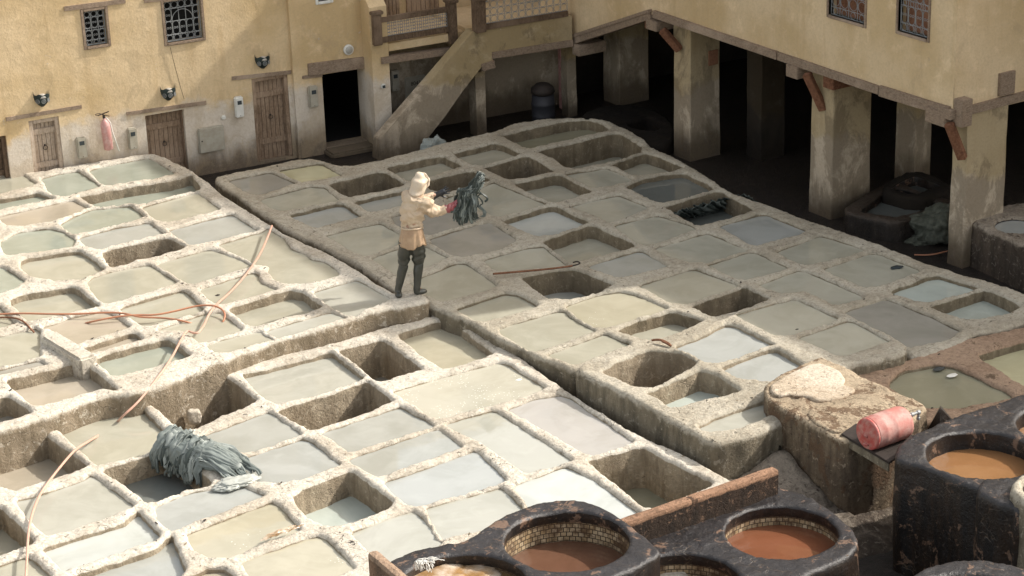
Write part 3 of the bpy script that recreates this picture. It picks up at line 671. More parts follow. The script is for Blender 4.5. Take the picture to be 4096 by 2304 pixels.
def grille_mesh(W, a, b, c, d, off, cols, rows, r=.006, arch=False):
    mb = MB(); du = (c - a) / cols; zr = [b + (d - b) * t for t in rows]
    for i in range(cols + 1):
        mb.tube([W.at(a + du * i, b, off), W.at(a + du * i, d, off)], r, 5)
    for z in zr: mb.tube([W.at(a, z, off), W.at(c, z, off)], r, 5)
    for j in range(len(zr) - 1):
        h = zr[j + 1] - zr[j]
        for i in range(cols):
            if arch and j == len(zr) - 3 and 0 < i < cols - 1: continue
            uc = a + du * (i + .5); zc = (zr[j] + zr[j + 1]) / 2; rr = du * .44
            if h < du * 1.35: mb.ring(W.at(uc, zc, off), W.d, (0, 0, 1), min(rr, h * .45), r * .8, 14)
            else:
                pts = []; hh = h / 2 - rr
                for k in range(15):
                    q = math.pi * k / 7; pts.append(W.at(uc + rr * math.cos(q), zc + rr * math.sin(q) + (hh if k < 7.5 else -hh), off))
                mb.tube(pts + [pts[0]], r * .8, 4, None, False)
                for s in (-1, 1): mb.ring(W.at(uc + s * rr * .4, zc, off), W.d, (0, 0, 1), rr * .28, r * .7, 8)
    if arch:
        j = len(zr) - 3; R = du * (cols - 2) / 2; uc = (a + c) / 2; zc = zr[j]
        mb.tube([W.at(uc + R * math.cos(math.pi * k / 16), zc + R * math.sin(math.pi * k / 16) * min(1, (zr[j + 1] - zc) / R), off) for k in range(17)], r, 5)
    return mb
def window(W, h, off, parent, cols, rows, frame_mat, arch=False, inner=None, fw=.05, sill=True):
    a, b, c, d = h[:4]; mb = MB()
    for q in ((a - fw, a), (c, c + fw)): wbox(mb, W, q[0], q[1], b - fw, d + fw, off - .10, off + .018, .008)
    wbox(mb, W, a, c, d, d + fw, off - .1, off + .016, .008); wbox(mb, W, a, c, b - fw, b, off - .15, off + .03, .01)
    fr = mb.build('window', frame_mat, parent)
    mb = MB(); wbox(mb, W, a, c, b, d, off - h[4] - .03, off - h[4]); mb.build('shutter' if inner else 'opening', inner or M['void'], fr)  # without a shutter, a black panel paints the dark behind the bars
    grille_mesh(W, a + .01, b + .01, c - .01, d - .01, off - .04, cols, rows, arch=arch).build('grille', M['iron'], fr)
    return fr
WA = Wall((14.92, 33.52), (1.83, -.17))
hA = thing('courtyard_house', 'ochre plastered house with small barred windows behind the left block of vats', 'house', WA.at(-3, -.6))
w1 = HR(WA, 213, 268, 26, 114); w2 = HR(WA, 415, 507, -1, 102)
d0 = HR(WA, -45, 23, 345, 470, .2); d1 = HR(WA, 79, 156, 297, 450, .12); d2 = HR(WA, 372, 470, 282, 452, .2); d3 = HR(WA, 640, 731, 190, 411, .12)
for d in (d0, d1, d2): d[1] = max(d[1], -.55)
d3[1] = -.55
uA0, uA1 = WA.uz(-120, 300)[0], WA.uz(735, 200)[0]
for d in (d0, d1, d2, d3): print('door', [round(q, 2) for q in d])
wall('wall', WA, uA0 - 3, uA1, -.62, 6.6, [w1, w2, d0, d1, d2, d3], M['ochre'], hA)
window(WA, w1, 0, hA, 3, (0, .14, .43, .5, .82, 1), M['beam']); window(WA, w2, 0, hA, 5, (0, .16, .5, .82, 1), M['beam'], arch=True)
plank_door(WA, d0, -.04, M['darkwood'], hA, 6); plank_door(WA, d1, 0, M['paledoor'], hA, 7); plank_door(WA, d2, -.06, M['door'], hA, 8, .02); plank_door(WA, d3, 0, M['door'], hA, 8)
for q in ((15, 300, 205, 268, 9), (318, 286, 518, 258, 9), (583, 197, 732, 181, 9), (161, 22, 315, 2, 11), (362, 2, 510, -16, 10)):
    mb = MB(); beam(mb, WA, *q, pro=.018, dep=.1); mb.build('lintel', M['beam'], hA)
mb = MB(); mb.tube([WA.at(*WA.uz(x, y), .02) for x, y in ((427, 118), (440, 170), (452, 215), (462, 248))], .004, 4); mb.build('cable', M['rust'], hA)
mb = MB(); wbox(mb, WA, uA0 - 3, uA1, 6.6, 6.8, -6, .25); mb.build('roof', M['ochre'], hA)
# middle house: slightly proud wall, pier, recess, balcony
WB = WA; hB = thing('balcony_house', 'ochre house with a timber balcony and dark doorway in the middle of the back', 'house', WA.at(uA1, -.6))
db = HR(WB, 811, 917, 176, 361, .3); wt = HR(WB, 795, 826, -40, 0, .12); uB1 = WB.uz(944, 200)[0]
wall('wall', WB, uA1, uB1, -.62, 6.6, [db, wt], M['ochre'], hB, off=.07, label='ochre wall with the dark open doorway')
window(WB, wt, .07, hB, 2, (0, .3, .7, 1), M['white'])
mb = MB(); beam(mb, WB, 770, 172, 918, 153, 27, off=.07, pro=.05); mb.build('lintel', M['beam'], hB)
mb = MB(); beam(mb, WB, 756, 192, 806, 187, 7, off=.07, pro=.02); mb.build('lintel', M['beam'], hB)
mb = MB(); a, b, c, d = db[:4]                       # room behind the doorway, its darkness put into black walls
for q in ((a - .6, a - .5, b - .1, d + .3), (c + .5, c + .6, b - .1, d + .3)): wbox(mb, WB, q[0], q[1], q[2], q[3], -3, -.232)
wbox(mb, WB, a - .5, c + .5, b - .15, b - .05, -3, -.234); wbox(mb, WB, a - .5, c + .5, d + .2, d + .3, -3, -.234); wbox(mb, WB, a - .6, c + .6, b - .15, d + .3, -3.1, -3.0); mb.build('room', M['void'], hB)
mb = MB(); wbox(mb, WB, WB.uz(812, 380)[0], WB.uz(960, 380)[0], -.62, b - .01, .0, .42, .03); mb.build('doorstep', M['pier'], hB)
WC = Wall(WA.at(0, 0, .45)[:2], WA.d[:2]); WD = Wall(WA.at(0, 0, .95)[:2], WA.d[:2])
u0, u1 = WC.uz(938, 200)[0], WC.uz(984, 250)[0]; zt_ = WC.uz(930, 20)[1]
mb = MB(); n = 10
for k in range(n):                                   # pier: rises and tapers back into the wall
    z0_, z1_ = -.62 + (zt_ + .62) * k / n, -.62 + (zt_ + .62) * (k + 1) / n
    mb.add([WC.at(u0, z0_, 0), WC.at(u1, z0_, 0), WC.at(u1, z1_, 0), WC.at(u0, z1_, 0), WC.at(u0, z0_, -.4), WC.at(u1, z0_, -.4), WC.at(u1, z1_, -.4), WC.at(u0, z1_, -.4)], [(0, 1, 2, 3), (4, 5, 1, 0), (1, 5, 6, 2), (4, 0, 3, 7), (3, 2, 6, 7)])
mb.add([WC.at(u0, zt_, 0), WC.at(u1, zt_, 0), WC.at(u1, zt_ + .35, -.4), WC.at(u0, zt_ + .35, -.4), WC.at(u0, zt_, -.4), WC.at(u1, zt_, -.4)], [(0, 1, 2, 3), (0, 3, 4), (1, 5, 2)])
mb.build('pier', M['ochre'], hB)
uR = WC.uz(1440, 60)[0] + .1; zc0 = WC.uz(1050, 118)[1]
mb = MB(); wbox(mb, WC, u1 - .1, uR, -.62, zc0, -.85, -.75); mb.build('recess_wall', M['pier'], hB)
mb = MB(); wbox(mb, WC, u1, uR, zc0, WC.uz(1050, 98)[1], -1.9, 0, .01); mb.build('balcony_floor', M['ochre2'], hB)
mb = MB(); beam(mb, WC, 958, 152, 1190, 121, 15, pro=.05); mb.build('lintel', M['beam'], hB)
# back wall of the balcony with plank doors
WE = Wall(WC.at(0, 0, -1.5)[:2], WA.d[:2]); za = WC.uz(1050, 98)[1]
mb = MB(); wbox(mb, WE, WE.uz(930, 20)[0] - .5, WE.uz(1445, 20)[0] + .8, za, 6.6, -.1, 0); mb.build('balcony_wall', M['ochre2'], hB)
for xl, xr in ((935, 1000), (1018, 1100)):
    h = HR(WE, xl, xr, -120, 40); h[1] = za; h[3] = za + 1.7; mb = MB(); n = 7; w = (h[2] - h[0]) / n
    for i in range(n): wbox(mb, WE, h[0] + w * i + .004, h[0] + w * (i + 1) - .004, h[1], h[3], .0, .05)
    mb.build('door', M['door'], hB)
mb = MB(); mb.lathe(WE.at(*WE.uz(1390, 20), .3) * 1.0 - Vector((0, 0, .3)), (0, 0, 1), [(0, .16), (.25, .17), (.5, .14), (.55, .05)], 14); mb.build('water_bag', M['white'], hB)
def rail(Wx, x0, y0, x1, y1, tx, name, cols):
    """x0,y0..x1,y1: line of the bottom rail; tx: height of the top rail above it in metres"""
    ua, z_a = Wx.uz(x0, y0); ub, z_b = Wx.uz(x1, y1); z = (z_a + z_b) / 2; mb = MB()
    wbox(mb, Wx, ua, ub, z - .05, z + .05, -.06, .03); wbox(mb, Wx, ua, ub, z + tx - .05, z + tx + .04, -.05, .03); r = mb.build('balcony_rail', M['darkwood'], hB)
    grille_mesh(Wx, ua, z + .055, ub, z + tx - .055, -.01, cols, (0, .22, .44, .66, .88, 1) if tx > .35 else (0, .25, .5, .75, 1), r=.005).build('grille', M['iron'], r); return z
zr_ = rail(WC, 955, 98, 1131, 76, .36, 'l', 11)
def post(Wx, xl, xr, yt, yb, o0, o1, mat=None):
    h = HR(Wx, xl, xr, yt, yb); mb = MB(); wbox(mb, Wx, h[0], h[2], h[1], h[3], o0, o1, .01); wbox(mb, Wx, h[0] - .03, h[2] + .03, h[3], h[3] + .06, o0 - .03, o1 + .03, .012)
    mb.build('balcony_post', mat or M['darkwood'], hB)
post(WC, 935, 957, 35, 113, -.08, .08); post(WC, 1126, 1146, 6, 108, -.08, .08); post(WD, 1192, 1217, 0, 80, -.1, .1)
rail(WD, 1217, 68, 1428, 34, .7, 'r', 12)
mb = MB(); wbox(mb, WD, WD.uz(1192, 60)[0] + .05, WD.uz(1440, 60)[0] + .2, WD.uz(1330, 130)[1], WD.uz(1330, 60)[1] - .03, -1.9, -.27, .01); mb.build('balcony_floor', M['ochre2'], hB)
# staircase parapet (a solid sloping wall) with steps behind it
st = thing('staircase', 'sloping plastered stair parapet running up to the balcony', 'staircase', P(1000, 400, -.6))
poly = [(955, 352), (1014, 284), (1073, 216), (1132, 148), (1190, 80), (1240, 71), (1290, 62), (1340, 54), (1390, 46), (1438, 38), (1440, 104), (1390, 112), (1340, 118), (1290, 125), (1238, 133), (1240, 160), (1212, 168), (1165, 228), (1120, 292), (1076, 348), (1056, 392), (1000, 412), (952, 404)]
pw = [WD.uz(*q) for q in poly]
tri = delaunay_2d_cdt([Vector(q) for q in pw] + [Vector((random.uniform(17, 24) * 0 + a + (b - a) * random.random(), c + (d - c) * random.random())) for a, b, c, d in [(min(q[0] for q in pw), max(q[0] for q in pw), min(q[1] for q in pw), max(q[1] for q in pw))] for _ in range(260)],
                      [(i, (i + 1) % len(pw)) for i in range(len(pw))], [], 1, 1e-5)
mb = MB(); V_ = tri[0]; pl2 = [Vector(q) for q in pw]
fa = [f for f in tri[2] if inside(np.array([sum(V_[i].x for i in f) / 3]), np.array([sum(V_[i].y for i in f) / 3]), pl2)[0]]
mb.add([WD.at(v.x, v.y, .012 * fbm(v.x, v.y, 0, 1.7)) for v in V_], fa)
n = len(pw); mb.add([WD.at(*q, 0) for q in pw] + [WD.at(*q, -.26) for q in pw], [(i, (i + 1) % n, n + (i + 1) % n, n + i) for i in range(n)])
mb.add([WD.at(v.x, v.y, -.26) for v in V_], fa); me = bpy.data.meshes.new('parapet'); me.from_pydata(mb.v, [], mb.f); link('parapet', me, M['pier'], st)
mb = MB(); beam(mb, WD, 1237, 139, 1440, 108, 16, pro=.03, dep=.2); beam(mb, WD, 1212, 170, 1243, 160, 18, pro=.03, dep=.2); mb.build('beam', M['beam'], st)
mb = MB(); (ua, z_a), (ub, z_b) = WD.uz(960, 352), WD.uz(1190, 84)
for k in range(9):
    t = k / 9; zt2 = z_a + (z_b - z_a) * t - .38; wbox(mb, WD, ua + (ub - ua) * t + .15, ua + (ub - ua) * (t + .111) + .15, max(-.62, zt2 - .3), max(-.5, zt2), -.80, -.265, .01)
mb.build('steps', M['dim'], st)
# ------------------------------------------------------------------ right house on pillars
WR = Wall((21.75, 40), (0, -1))
hR = thing('arcade_house', 'yellow plastered house carried on square pillars over the dark arcade', 'house', (21.75, 22.4, -.6))
uk = WR.uz(1645, 30)[0]; u_l = WR.uz(1440, 100)[0]; u_r = 40 - 22.42; zk = 1.88; zl = WR.uz(1440, 92)[1]; zR = 1.80
zbf = lambda u: zl + (zk - zl) * (u - u_l) / (uk - u_l) if u < uk else zk + (zR - zk) * (u - uk) / (u_r - uk)
q1 = HR(WR, 2086, 2177, -75, 50, .15); q2 = HR(WR, 2261, 2337, -60, 89, .15)
wall('wall', WR, u_l - 1.0, uk, .2, 6.35, [], M['ochre2'], hR, zb=zbf, label='shaded wall part over the sloping beam')
wall('wall', WR, uk, u_r, 1.7, 6.35, [q1, q2], M['ochre2'], hR, zb=zbf)
window(WR, q1, 0, hR, 4, (0, .16, .45, .55, .84, 1), M['beam'], inner=M['redwood'], fw=.045); window(WR, q2, 0, hR, 4, (0, .14, .45, .55, .86, 1), M['beam'], inner=M['redwood'], fw=.045)
WS = Wall((21.75, 22.42), (1, .0)); wall('wall', WS, .02, 8, zR - .05, 6.35, [], M['ochre2'], hR, label='end wall facing the dark tanks')
mb = MB(); mb.bbox((25.9, 28, 6.5), (4.3, 0, 0), (0, 5.7, 0), (0, 0, .14)); mb.build('roof', M['ochre2'], hR)
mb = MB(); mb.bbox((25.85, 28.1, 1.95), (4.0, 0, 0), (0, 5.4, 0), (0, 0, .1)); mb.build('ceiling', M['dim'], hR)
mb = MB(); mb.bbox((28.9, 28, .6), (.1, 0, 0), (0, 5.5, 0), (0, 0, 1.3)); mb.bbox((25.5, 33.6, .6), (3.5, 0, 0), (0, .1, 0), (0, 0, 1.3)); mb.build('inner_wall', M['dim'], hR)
for q in ((1438, 104, 1640, 38, 16), (1438, 92, 1640, 26, 7)):
    mb = MB(); beam(mb, WR, *q, pro=.05 if q[4] > 8 else .07, dep=.2); mb.build('beam', M['beam'], hR)
for q in ((1649, 34, 1960, 139, 17), (1962, 140, 2215, 226, 19), (2217, 227, 2392, 281, 24)):
    mb = MB(); beam(mb, WR, *q, pro=.055 + .005 * (q[0] % 3), dep=.2); mb.build('beam', M['beam'], hR)
mb = MB(); beam(mb, WS, 2383, 289, 2640, 222, 21, pro=.06, dep=.2); mb.build('beam', M['beam'], hR)
def zat(px, py, X): v = ray(px, py); t = X / v.x; return v.y * t, CAMH + v.z * t
def stub(px, py, w, h, o0=-.5, o1=.09, W=None, mat=None):
    Wq = W or WR; u, z = Wq.uz(px, py); k = pxm(px, py, z); mb = MB(); wbox(mb, Wq, u - w / 2, u + w / 2, z - h / 2, z + h / 2, o0, o1, .01); mb.build('beam_end', mat or M['beam'], hR)
stub(1648, 62, .3, .17); stub(2002, 178, .28, .2); stub(2365, 292, .42, .22, -.4, .1); stub(1458, 124, .22, .2)
mb = MB(); mb.bbox(WS.at(.1, 1.86, .1), (.1, 0, 0), (0, .09, 0), (0, 0, .2)); mb.build('beam_end', M['beam'], hR)
mb = MB(); mb.bbox(WS.at(1.02, 2.10, .02), (.15, 0, 0), (0, .03, 0), (0, 0, .17)); mb.build('wooden_patch', M['beam'], hR)
for a, b in (((1668, 75), (1712, 125)), ((2032, 185), (2074, 275)), ((2390, 310), (2424, 398))):
    (ya, z_a), (yb, z_b) = zat(*a, 21.7), zat(*b, 21.95); p, q = Vector((21.68, ya, z_a)), Vector((21.93, yb, z_b)); d = (q - p); s = d.cross(Vector((1, .4, 0))).normalized()
    mb = MB(); mb.bbox((p + q) / 2, d / 2, s * .065, d.cross(s).normalized() * .05, .008); mb.build('brace', M['redwood'], hR)
for q in (29.85, 25.2): mb = MB(); mb.bbox((23.0, q, 1.68), (1.2, 0, 0), (0, .12, 0), (0, 0, .12)); mb.build('ceiling_beam', M['redwood'], hR)
def pillar(x0, y0, wx, wy, zt, mat, label=None, zb=-.62):
    """x0,y0: the corner nearest the yard and the camera"""
    mb = MB(); bm = bmesh.new(); bmesh.ops.create_cube(bm, size=1)
    bmesh.ops.bevel(bm, geom=[e for e in bm.edges if abs(e.verts[0].co.z - e.verts[1].co.z) > .5], offset=.02, segments=1, affect='EDGES')
    for _ in range(3): bmesh.ops.subdivide_edges(bm, edges=[e for e in bm.edges if abs(e.verts[0].co.z - e.verts[1].co.z) > .1], cuts=1)
    for v in bm.verts:
        p = Vector((x0 + wx * (v.co.x + .5), y0 + wy * (v.co.y + .5), zb + (zt - zb) * (v.co.z + .5))); f = 1 + .05 * max(0, .1 - v.co.z)
        v.co = Vector((x0 + wx / 2 + (p.x - x0 - wx / 2) * f + .014 * fbm(p.x, p.y, p.z, 1.8, 1), y0 + wy / 2 + (p.y - y0 - wy / 2) * f + .014 * fbm(p.x, p.y, p.z, 1.8, 5), p.z))
    me = bpy.data.meshes.new('pillar'); bm.to_mesh(me); bm.free(); return link('pillar', me, mat, hR, False, label)
for xn, yt, Xc, wx, wy in ((1736, 100, 21.97, .63, .46), (2098, 220, 21.92, .78, .52), (2432, 380, 22.02, .80, .30)):
    pillar(Xc, zat(xn, yt, Xc)[0], wx, wy, 1.85, M['pier'])
pillar(21.8, zat(1426, 140, 21.8)[0], .2, .2, .72, M['pier']); 
u_, _ = WD.uz(1229, 240); p_ = WD.at(u_ - .1, 0, -.3); pillar(p_.x, p_.y, .2, .24, .58, M['pier'])
pillar(22.95, 32.35, .66, .5, 1.9, M['pier'], 'broad inner pillar deep in shade')
pillar(22.9, zat(1916, 250, 22.9)[0], .5, .4, 1.9, M['dim']); pillar(24.0, zat(2302, 350, 24.0)[0], .35, .45, 1.9, M['pier'])
mb = MB(); mb.bbox((24.1, 28, 1.22), (.1, 0, 0), (0, 2.2, 0), (0, 0, .1)); mb.build('inner_beam', M['pier'], hR)
mb = MB(); v1 = zat(1804, 137, 21.97); mb.bbox((22.45, zat(1736, 100, 21.97)[0] - .01, 1.15), (.1, 0, 0), (0, .01, 0), (0, 0, .13)); mb.build('niche', M['redwood'], hR)
# a neighbouring house to the east of the tanks, outside the frame, that shades this corner of the yard
hN = thing('neighbour_house', 'plain plastered house east of the dark tanks', 'house', (26.5, 14, -.95))
WN = Wall((26.5, 22.3), (0, -1)); wall('wall', WN, 0, 8.8, -.95, 7.6, [], M['ochre2'], hN); mb = MB(); mb.bbox((28.5, 17.9, 7.5), (2.2, 0, 0), (0, 4.5, 0), (0, 0, .15)); mb.build('roof', M['ochre2'], hN)
# ------------------------------------------------------------------ fixtures on the walls (things of their own)
def sconce(W, x, y, label, group='pierced metal wall lamps over the doors'):
    u, z = W.uz(x, y); c = W.at(u, z, 0); t = thing('wall_lamp', label, 'wall lamp', c, group); mb = MB(); vs = []; fs = []; prof = [(.11, .13), (.06, .135), (0, .12), (-.06, .085), (-.11, .03)]; n = 14
    for zz, r in prof:
        for k in range(n + 1):
            q = math.pi * k / n; ear = .05 if (zz > .1 and k in (0, n)) else (.012 * math.cos(6 * q) if zz > .1 else 0)
            vs.append(c + W.d * (r * math.cos(q)) + W.n * (r * .9 * math.sin(q)) + Vector((0, 0, zz + ear)))
    for i in range(len(prof) - 1):
        for k in range(n): fs.append((i * (n + 1) + k, i * (n + 1) + k + 1, (i + 1) * (n + 1) + k + 1, (i + 1) * (n + 1) + k))
    mb.add(vs, fs); s = mb.build('lamp_shade', M['lamp'], t, True)
    mb = MB()
    for k, q in enumerate((.75, 1.57, 2.4)):
        cc = c + W.d * (.125 * math.cos(q)) + W.n * (.118 * math.sin(q)) + Vector((0, 0, .0)); tx = Vector((-W.d.x * math.sin(q) + W.n.x * math.cos(q), -W.d.y * math.sin(q) + W.n.y * math.cos(q), 0))
        mb.ring(cc, tx, (0, 0, 1), .035, .005, 10); mb.ring(cc, tx, (0, 0, 1), .015, .005, 8)
    mb.build('ornament', M['iron'], t)
    mb = MB(); mb.lathe(c + W.n * .05 + Vector((0, 0, .05)), (0, 0, 1), [(0, .08), (.03, .075), (.05, .055), (.06, .03), (.063, .004)], 18); mb.build('lamp_glass', M['opal'], t, True)
sconce(WA, 105, 251, 'pierced metal wall lamp above the pale bleached door'); sconce(WA, 423, 236, 'pierced metal wall lamp above the wide dark door'); sconce(WA, 660, 156, 'pierced metal wall lamp above the tall narrow door')
u, z = WB.uz(871, 122); c = WB.at(u, z, .07); t = thing('bulkhead_lamp', 'round white bulkhead lamp above the dark doorway', 'wall lamp', c)
mb = MB(); mb.lathe(c, WB.n, [(0, .09), (.04, .095), (.05, .085), (.052, .07)], 24); mb.build('lamp_rim', M['white'], t, True)
mb = MB(); mb.lathe(c + WB.n * .045, WB.n, [(0, .072), (.02, .06), (.03, .035), (.034, .005)], 20); mb.build('lamp_glass', M['opal'], t, True)
def meter(W, xl, xr, yt, yb, label, off=0., disp=True, name='meter_box', cat='meter box', mat='boxgrey', dep=.09, group='electric meter boxes on the walls'):
    h = HR(W, xl, xr, yt, yb); um, zm = (h[0] + h[2]) / 2, (h[1] + h[3]) / 2; t = thing(name, label, cat, W.at(um, zm, off), group); mb = MB()
    wbox(mb, W, h[0], h[2], h[1], h[3], off, off + dep, .018); wbox(mb, W, h[0] + .012, h[2] - .012, h[1] + .015, h[3] - .015, off + dep, off + dep + .008, .004); mb.build('case', M[mat], t)
    if disp:
        w = h[2] - h[0]; hh = h[3] - h[1]; mb = MB(); wbox(mb, W, um - w * .26, um + w * .26, h[3] - hh * .36, h[3] - hh * .17, off + dep + .008, off + dep + .014, .004); mb.build('display', M['glassdark'], t)
        mb = MB(); mb.lathe(W.at(um, h[1] + .035, off + dep + .007), W.n, [(0, .007), (.006, .006)], 8); mb.build('screw', M['rust'], t)
    return t, h
meter(WA, 191, 215, 342, 396, 'grey meter box left of the fire extinguisher'); meter(WA, 320, 342, 319, 373, 'grey meter box right of the fire extinguisher'); meter(WA, 588, 609, 241, 293, 'white meter box left of the tall narrow door', mat='white')
meter(WB, 770, 792, 212, 265, 'grey meter box left of the dark doorway', off=.07)
WRC = Wall(WC.at(0, 0, -.74)[:2], WA.d[:2]); meter(WRC, 980, 1000, 175, 227, 'shaded meter box in the recess behind the stairs', mat='boxgrey')
t, h = meter(WA, 497, 562, 317, 380, 'wide stained metal cabinet low on the wall by the wide dark door', disp=False, name='wall_cabinet', cat='cabinet', mat='boxgrey', dep=.07, group='flat cabinets on the walls')
mb = MB(); mb.lathe(WA.at(h[0] + .05, (h[1] + h[3]) / 2, .07), WA.n, [(0, .014), (.015, .012)], 8); mb.build('lock', M['rust'], t)
t, h = meter(WRC, 1017, 1070, 190, 250, 'flat grey cabinet with stencilled number in the recess behind the stairs', disp=False, name='wall_cabinet', cat='cabinet', dep=.04, group='flat cabinets on the walls')
fc = bpy.data.curves.new('number', 'FONT'); fc.body = '8043'; fc.size = .10; fc.align_x = 'CENTER'; fc.align_y = 'CENTER'; fc.extrude = .001
fo = bpy.data.objects.new('tmp_number', fc); COL.objects.link(fo); dg = bpy.context.evaluated_depsgraph_get(); me = bpy.data.meshes.new_from_object(fo.evaluated_get(dg)); bpy.data.objects.remove(fo)
mx = Matrix((WA.d, Vector((0, 0, 1)), WA.n)).transposed().to_4x4(); mx.translation = WRC.at((h[0] + h[2]) / 2, h[3] - .13, .053); me.transform(mx); me.materials.clear(); link('number', me, M['rust'], t)
meter(WA, 556, 567, 289, 300, 'tiny pale switch box above the stained cabinet', disp=False, name='switch_box', cat='switch box', dep=.04, mat='white', group='small switch boxes')
t, h = meter(WC, 957, 969, 210, 222, 'tiny pale switch box on the pier by the stairs', disp=False, name='switch_box', cat='switch box', dep=.04, mat='white', group='small switch boxes')
mb = MB(); wbox(mb, WC, h[0] + .018, h[2] - .018, h[1] + .015, h[3] - .02, .048, .055, .002); mb.build('display', M['glassdark'], t)
# fire extinguisher
u, z = WA.uz(262, 372); b = WA.at(u + .04, z, .13); ax = (Vector((0, 0, 1)) - WA.d * .05).normalized(); t = thing('fire_extinguisher', 'faded red fire extinguisher hanging on the wall between two grey meter boxes', 'fire extinguisher', b)
mb = MB(); mb.lathe(b, ax, [(0, .06), (.015, .078), (.42, .08), (.47, .07), (.51, .04), (.53, .02), (.56, .018)], 22); mb.build('cylinder', M['extred'], t, True)
tp = b + ax * .56; mb = MB(); mb.lathe(tp - ax * .01, ax, [(0, .022), (.05, .022), (.055, .012)], 12)
mb.bbox(tp + ax * .07 + WA.d * .0, WA.d * .10 + ax * .02, WA.n * .015, ax * .006); mb.bbox(tp + ax * .035 + WA.d * .03, WA.d * .07 - ax * .03, WA.n * .012, ax * .006); mb.ring(tp + ax * .07 - WA.d * .09, WA.d, WA.n, .045, .006, 14); mb.build('valve', M['rust'], t)
mb = MB(); mb.tube([tp + WA.d * .03, tp + WA.d * .09 - ax * .1, tp + WA.d * .11 - ax * .3, tp + WA.d * .17 - ax * .62], [.011, .011, .012, .014], 8); mb.build('discharge_hose', M['white'], t, True)
# ------------------------------------------------------------------ dark round tanks
TG = 'blocks of round dark dye tanks'
T1, T1h = block('tank_block', 'black stained block of two round tanks, furry hides float in one', 'tank block', .42,
  [(975, 1418), (986, 1408), (1035, 1384), (1069, 1375), (1134, 1364), (1163, 1359), (1199, 1341), (1238, 1315), (1277, 1294), (1316, 1275), (1362, 1261), (1421, 1256), (1460, 1259), (1502, 1270), (1541, 1290), (1580, 1316), (1625, 1348), (1652, 1377), (1662, 1396),
   (1600, 1425), (1545, 1448), (1480, 1490), (1400, 1560), (1300, 1660), (1000, 1660), (960, 1500)],
  ['O 84 rb: circle 1426 1358 .66', 'O 40 hw: circle 1166 1470 .66'], M['pitch'], None, zbot=-.95, tile=True, group=TG, inj=.006, rnd=.018)
T2, T2h = block('tank_block', 'black stained block of two round tanks of red brown dye below the reddish parapet', 'tank block', .0,
  [(1600, 1400), (1580, 1380), (1585, 1340), (1750, 1280), (1930, 1222), (1965, 1226), (2005, 1237), (2050, 1256), (2100, 1290), (2140, 1325), (2158, 1360), (2150, 1385), (2110, 1412), (2020, 1445), (1950, 1490), (1900, 1600), (1600, 1660), (1500, 1560)],
  ['O 54 red: circle 1966 1337 .615', 'O 80 red: circle 1715 1462 .62'], M['pitch'], None, zbot=-.95, tile=True, group=TG, inj=.006, rnd=.018)
T4, T4h = block('tank_block', 'tall black block with the large round tank of orange dye near the right edge', 'tank block', .45,
  [(2257, 1150), (2262, 1120), (2300, 1092), (2345, 1070), (2400, 1050), (2440, 1035), (2500, 1018), (2576, 990), (2700, 960), (2850, 1050), (2800, 1350), (2640, 1330), (2576, 1285), (2510, 1240), (2440, 1222), (2370, 1190), (2310, 1165), (2275, 1160)],
  ['O 48 or_: circle 2470 1142 .62', 'O 40 or_: circle 2680 1068 .55'], M['pitch'], M['pitch'], zbot=-.95, group=TG, inj=.008, rnd=.022)
T5, T5h = block('tank_block', 'black tank speckled with pale drips at the bottom right corner', 'tank block', .35,
  [(2290, 1449), (2330, 1422), (2400, 1406), (2470, 1405), (2540, 1416), (2600, 1440), (2680, 1520), (2680, 1640), (2300, 1640), (2240, 1560)],
  ['O 60 dk: circle 2440 1520 .62'], M['pitch'], M['pitch'], zbot=-.95, group=TG, inj=.006, rnd=.05)
# the ring shaped tank at the right edge with its low slab
T6, T6h = block('round_tank', 'pale speckled round tank rim cut by the right edge of the photo', 'tank', .62,
  [tuple((2650 + 105 * math.cos(a * math.pi / 12), 1222 + 52 * math.sin(a * math.pi / 12))) for a in range(24)], ['O 30 dk: circle 2650 1222 .32'], M['mud'], M['pitch'], zbot=-.95, inj=.004, rnd=.05)
block('masonry_slab', 'dark speckled slab between the orange dye tank and the right edge', 'slab', .50, [(2462, 1240), (2461, 1228), (2469, 1210), (2482, 1201), (2552, 1198), (2620, 1200), (2640, 1260), (2560, 1285), (2549, 1270), (2517, 1267), (2490, 1252)], [], M['pitch'], None, zbot=-.95, rnd=.03)
# parapets
def parapet(name, label, a, b, z, th, hgt, mat, sub=14):
    p, q = P(*a, z), P(*b, z); d = q - p; n = Vector((d.y, -d.x, 0)).normalized() * th; mb = MB(); vs = []; fs = []
    prof = [(-1, -hgt), (-1, -.3), (-1, -.08), (-1.02, -.03), (-.85, 0), (0, .008), (.85, 0), (1.02, -.03), (1, -.08), (1, -.3), (1, -hgt)]
    for i in range(sub + 1):
        t = i / sub; m = p + d * t
        for s, k in prof: vs.append(m + n * (.5 * s + .06 * nz(t * 9, s, k)) + Vector((0, 0, k + .012 * nz(t * 7, s, 3))))
    w = len(prof)
    for i in range(sub):
        for k in range(w - 1): fs.append((i * w + k, i * w + k + 1, (i + 1) * w + k + 1, (i + 1) * w + k))
    fs += [tuple(range(w)), tuple(sub * w + k for k in range(w))]; mb.add(vs, fs)
    me = mb.mesh(name); at = me.attributes.new('crust', 'FLOAT', 'POINT'); at.data.foreach_set('value', [1.1 if v.co.z > z - .055 else -.4 for v in me.vertices])
    return tag(link(name, me, mat, None, False), label, 'parapet')
parapet('parapet', 'red brown parapet wall between the white vats and the round tanks', (1563, 1312), (1949, 1179), .30, .13, .9, M['parapet'])
parapet('parapet', 'short pinkish parapet at the bottom left of the double tank', (938, 1388), (1060, 1490), .55, .11, 1.4, M['pink'])
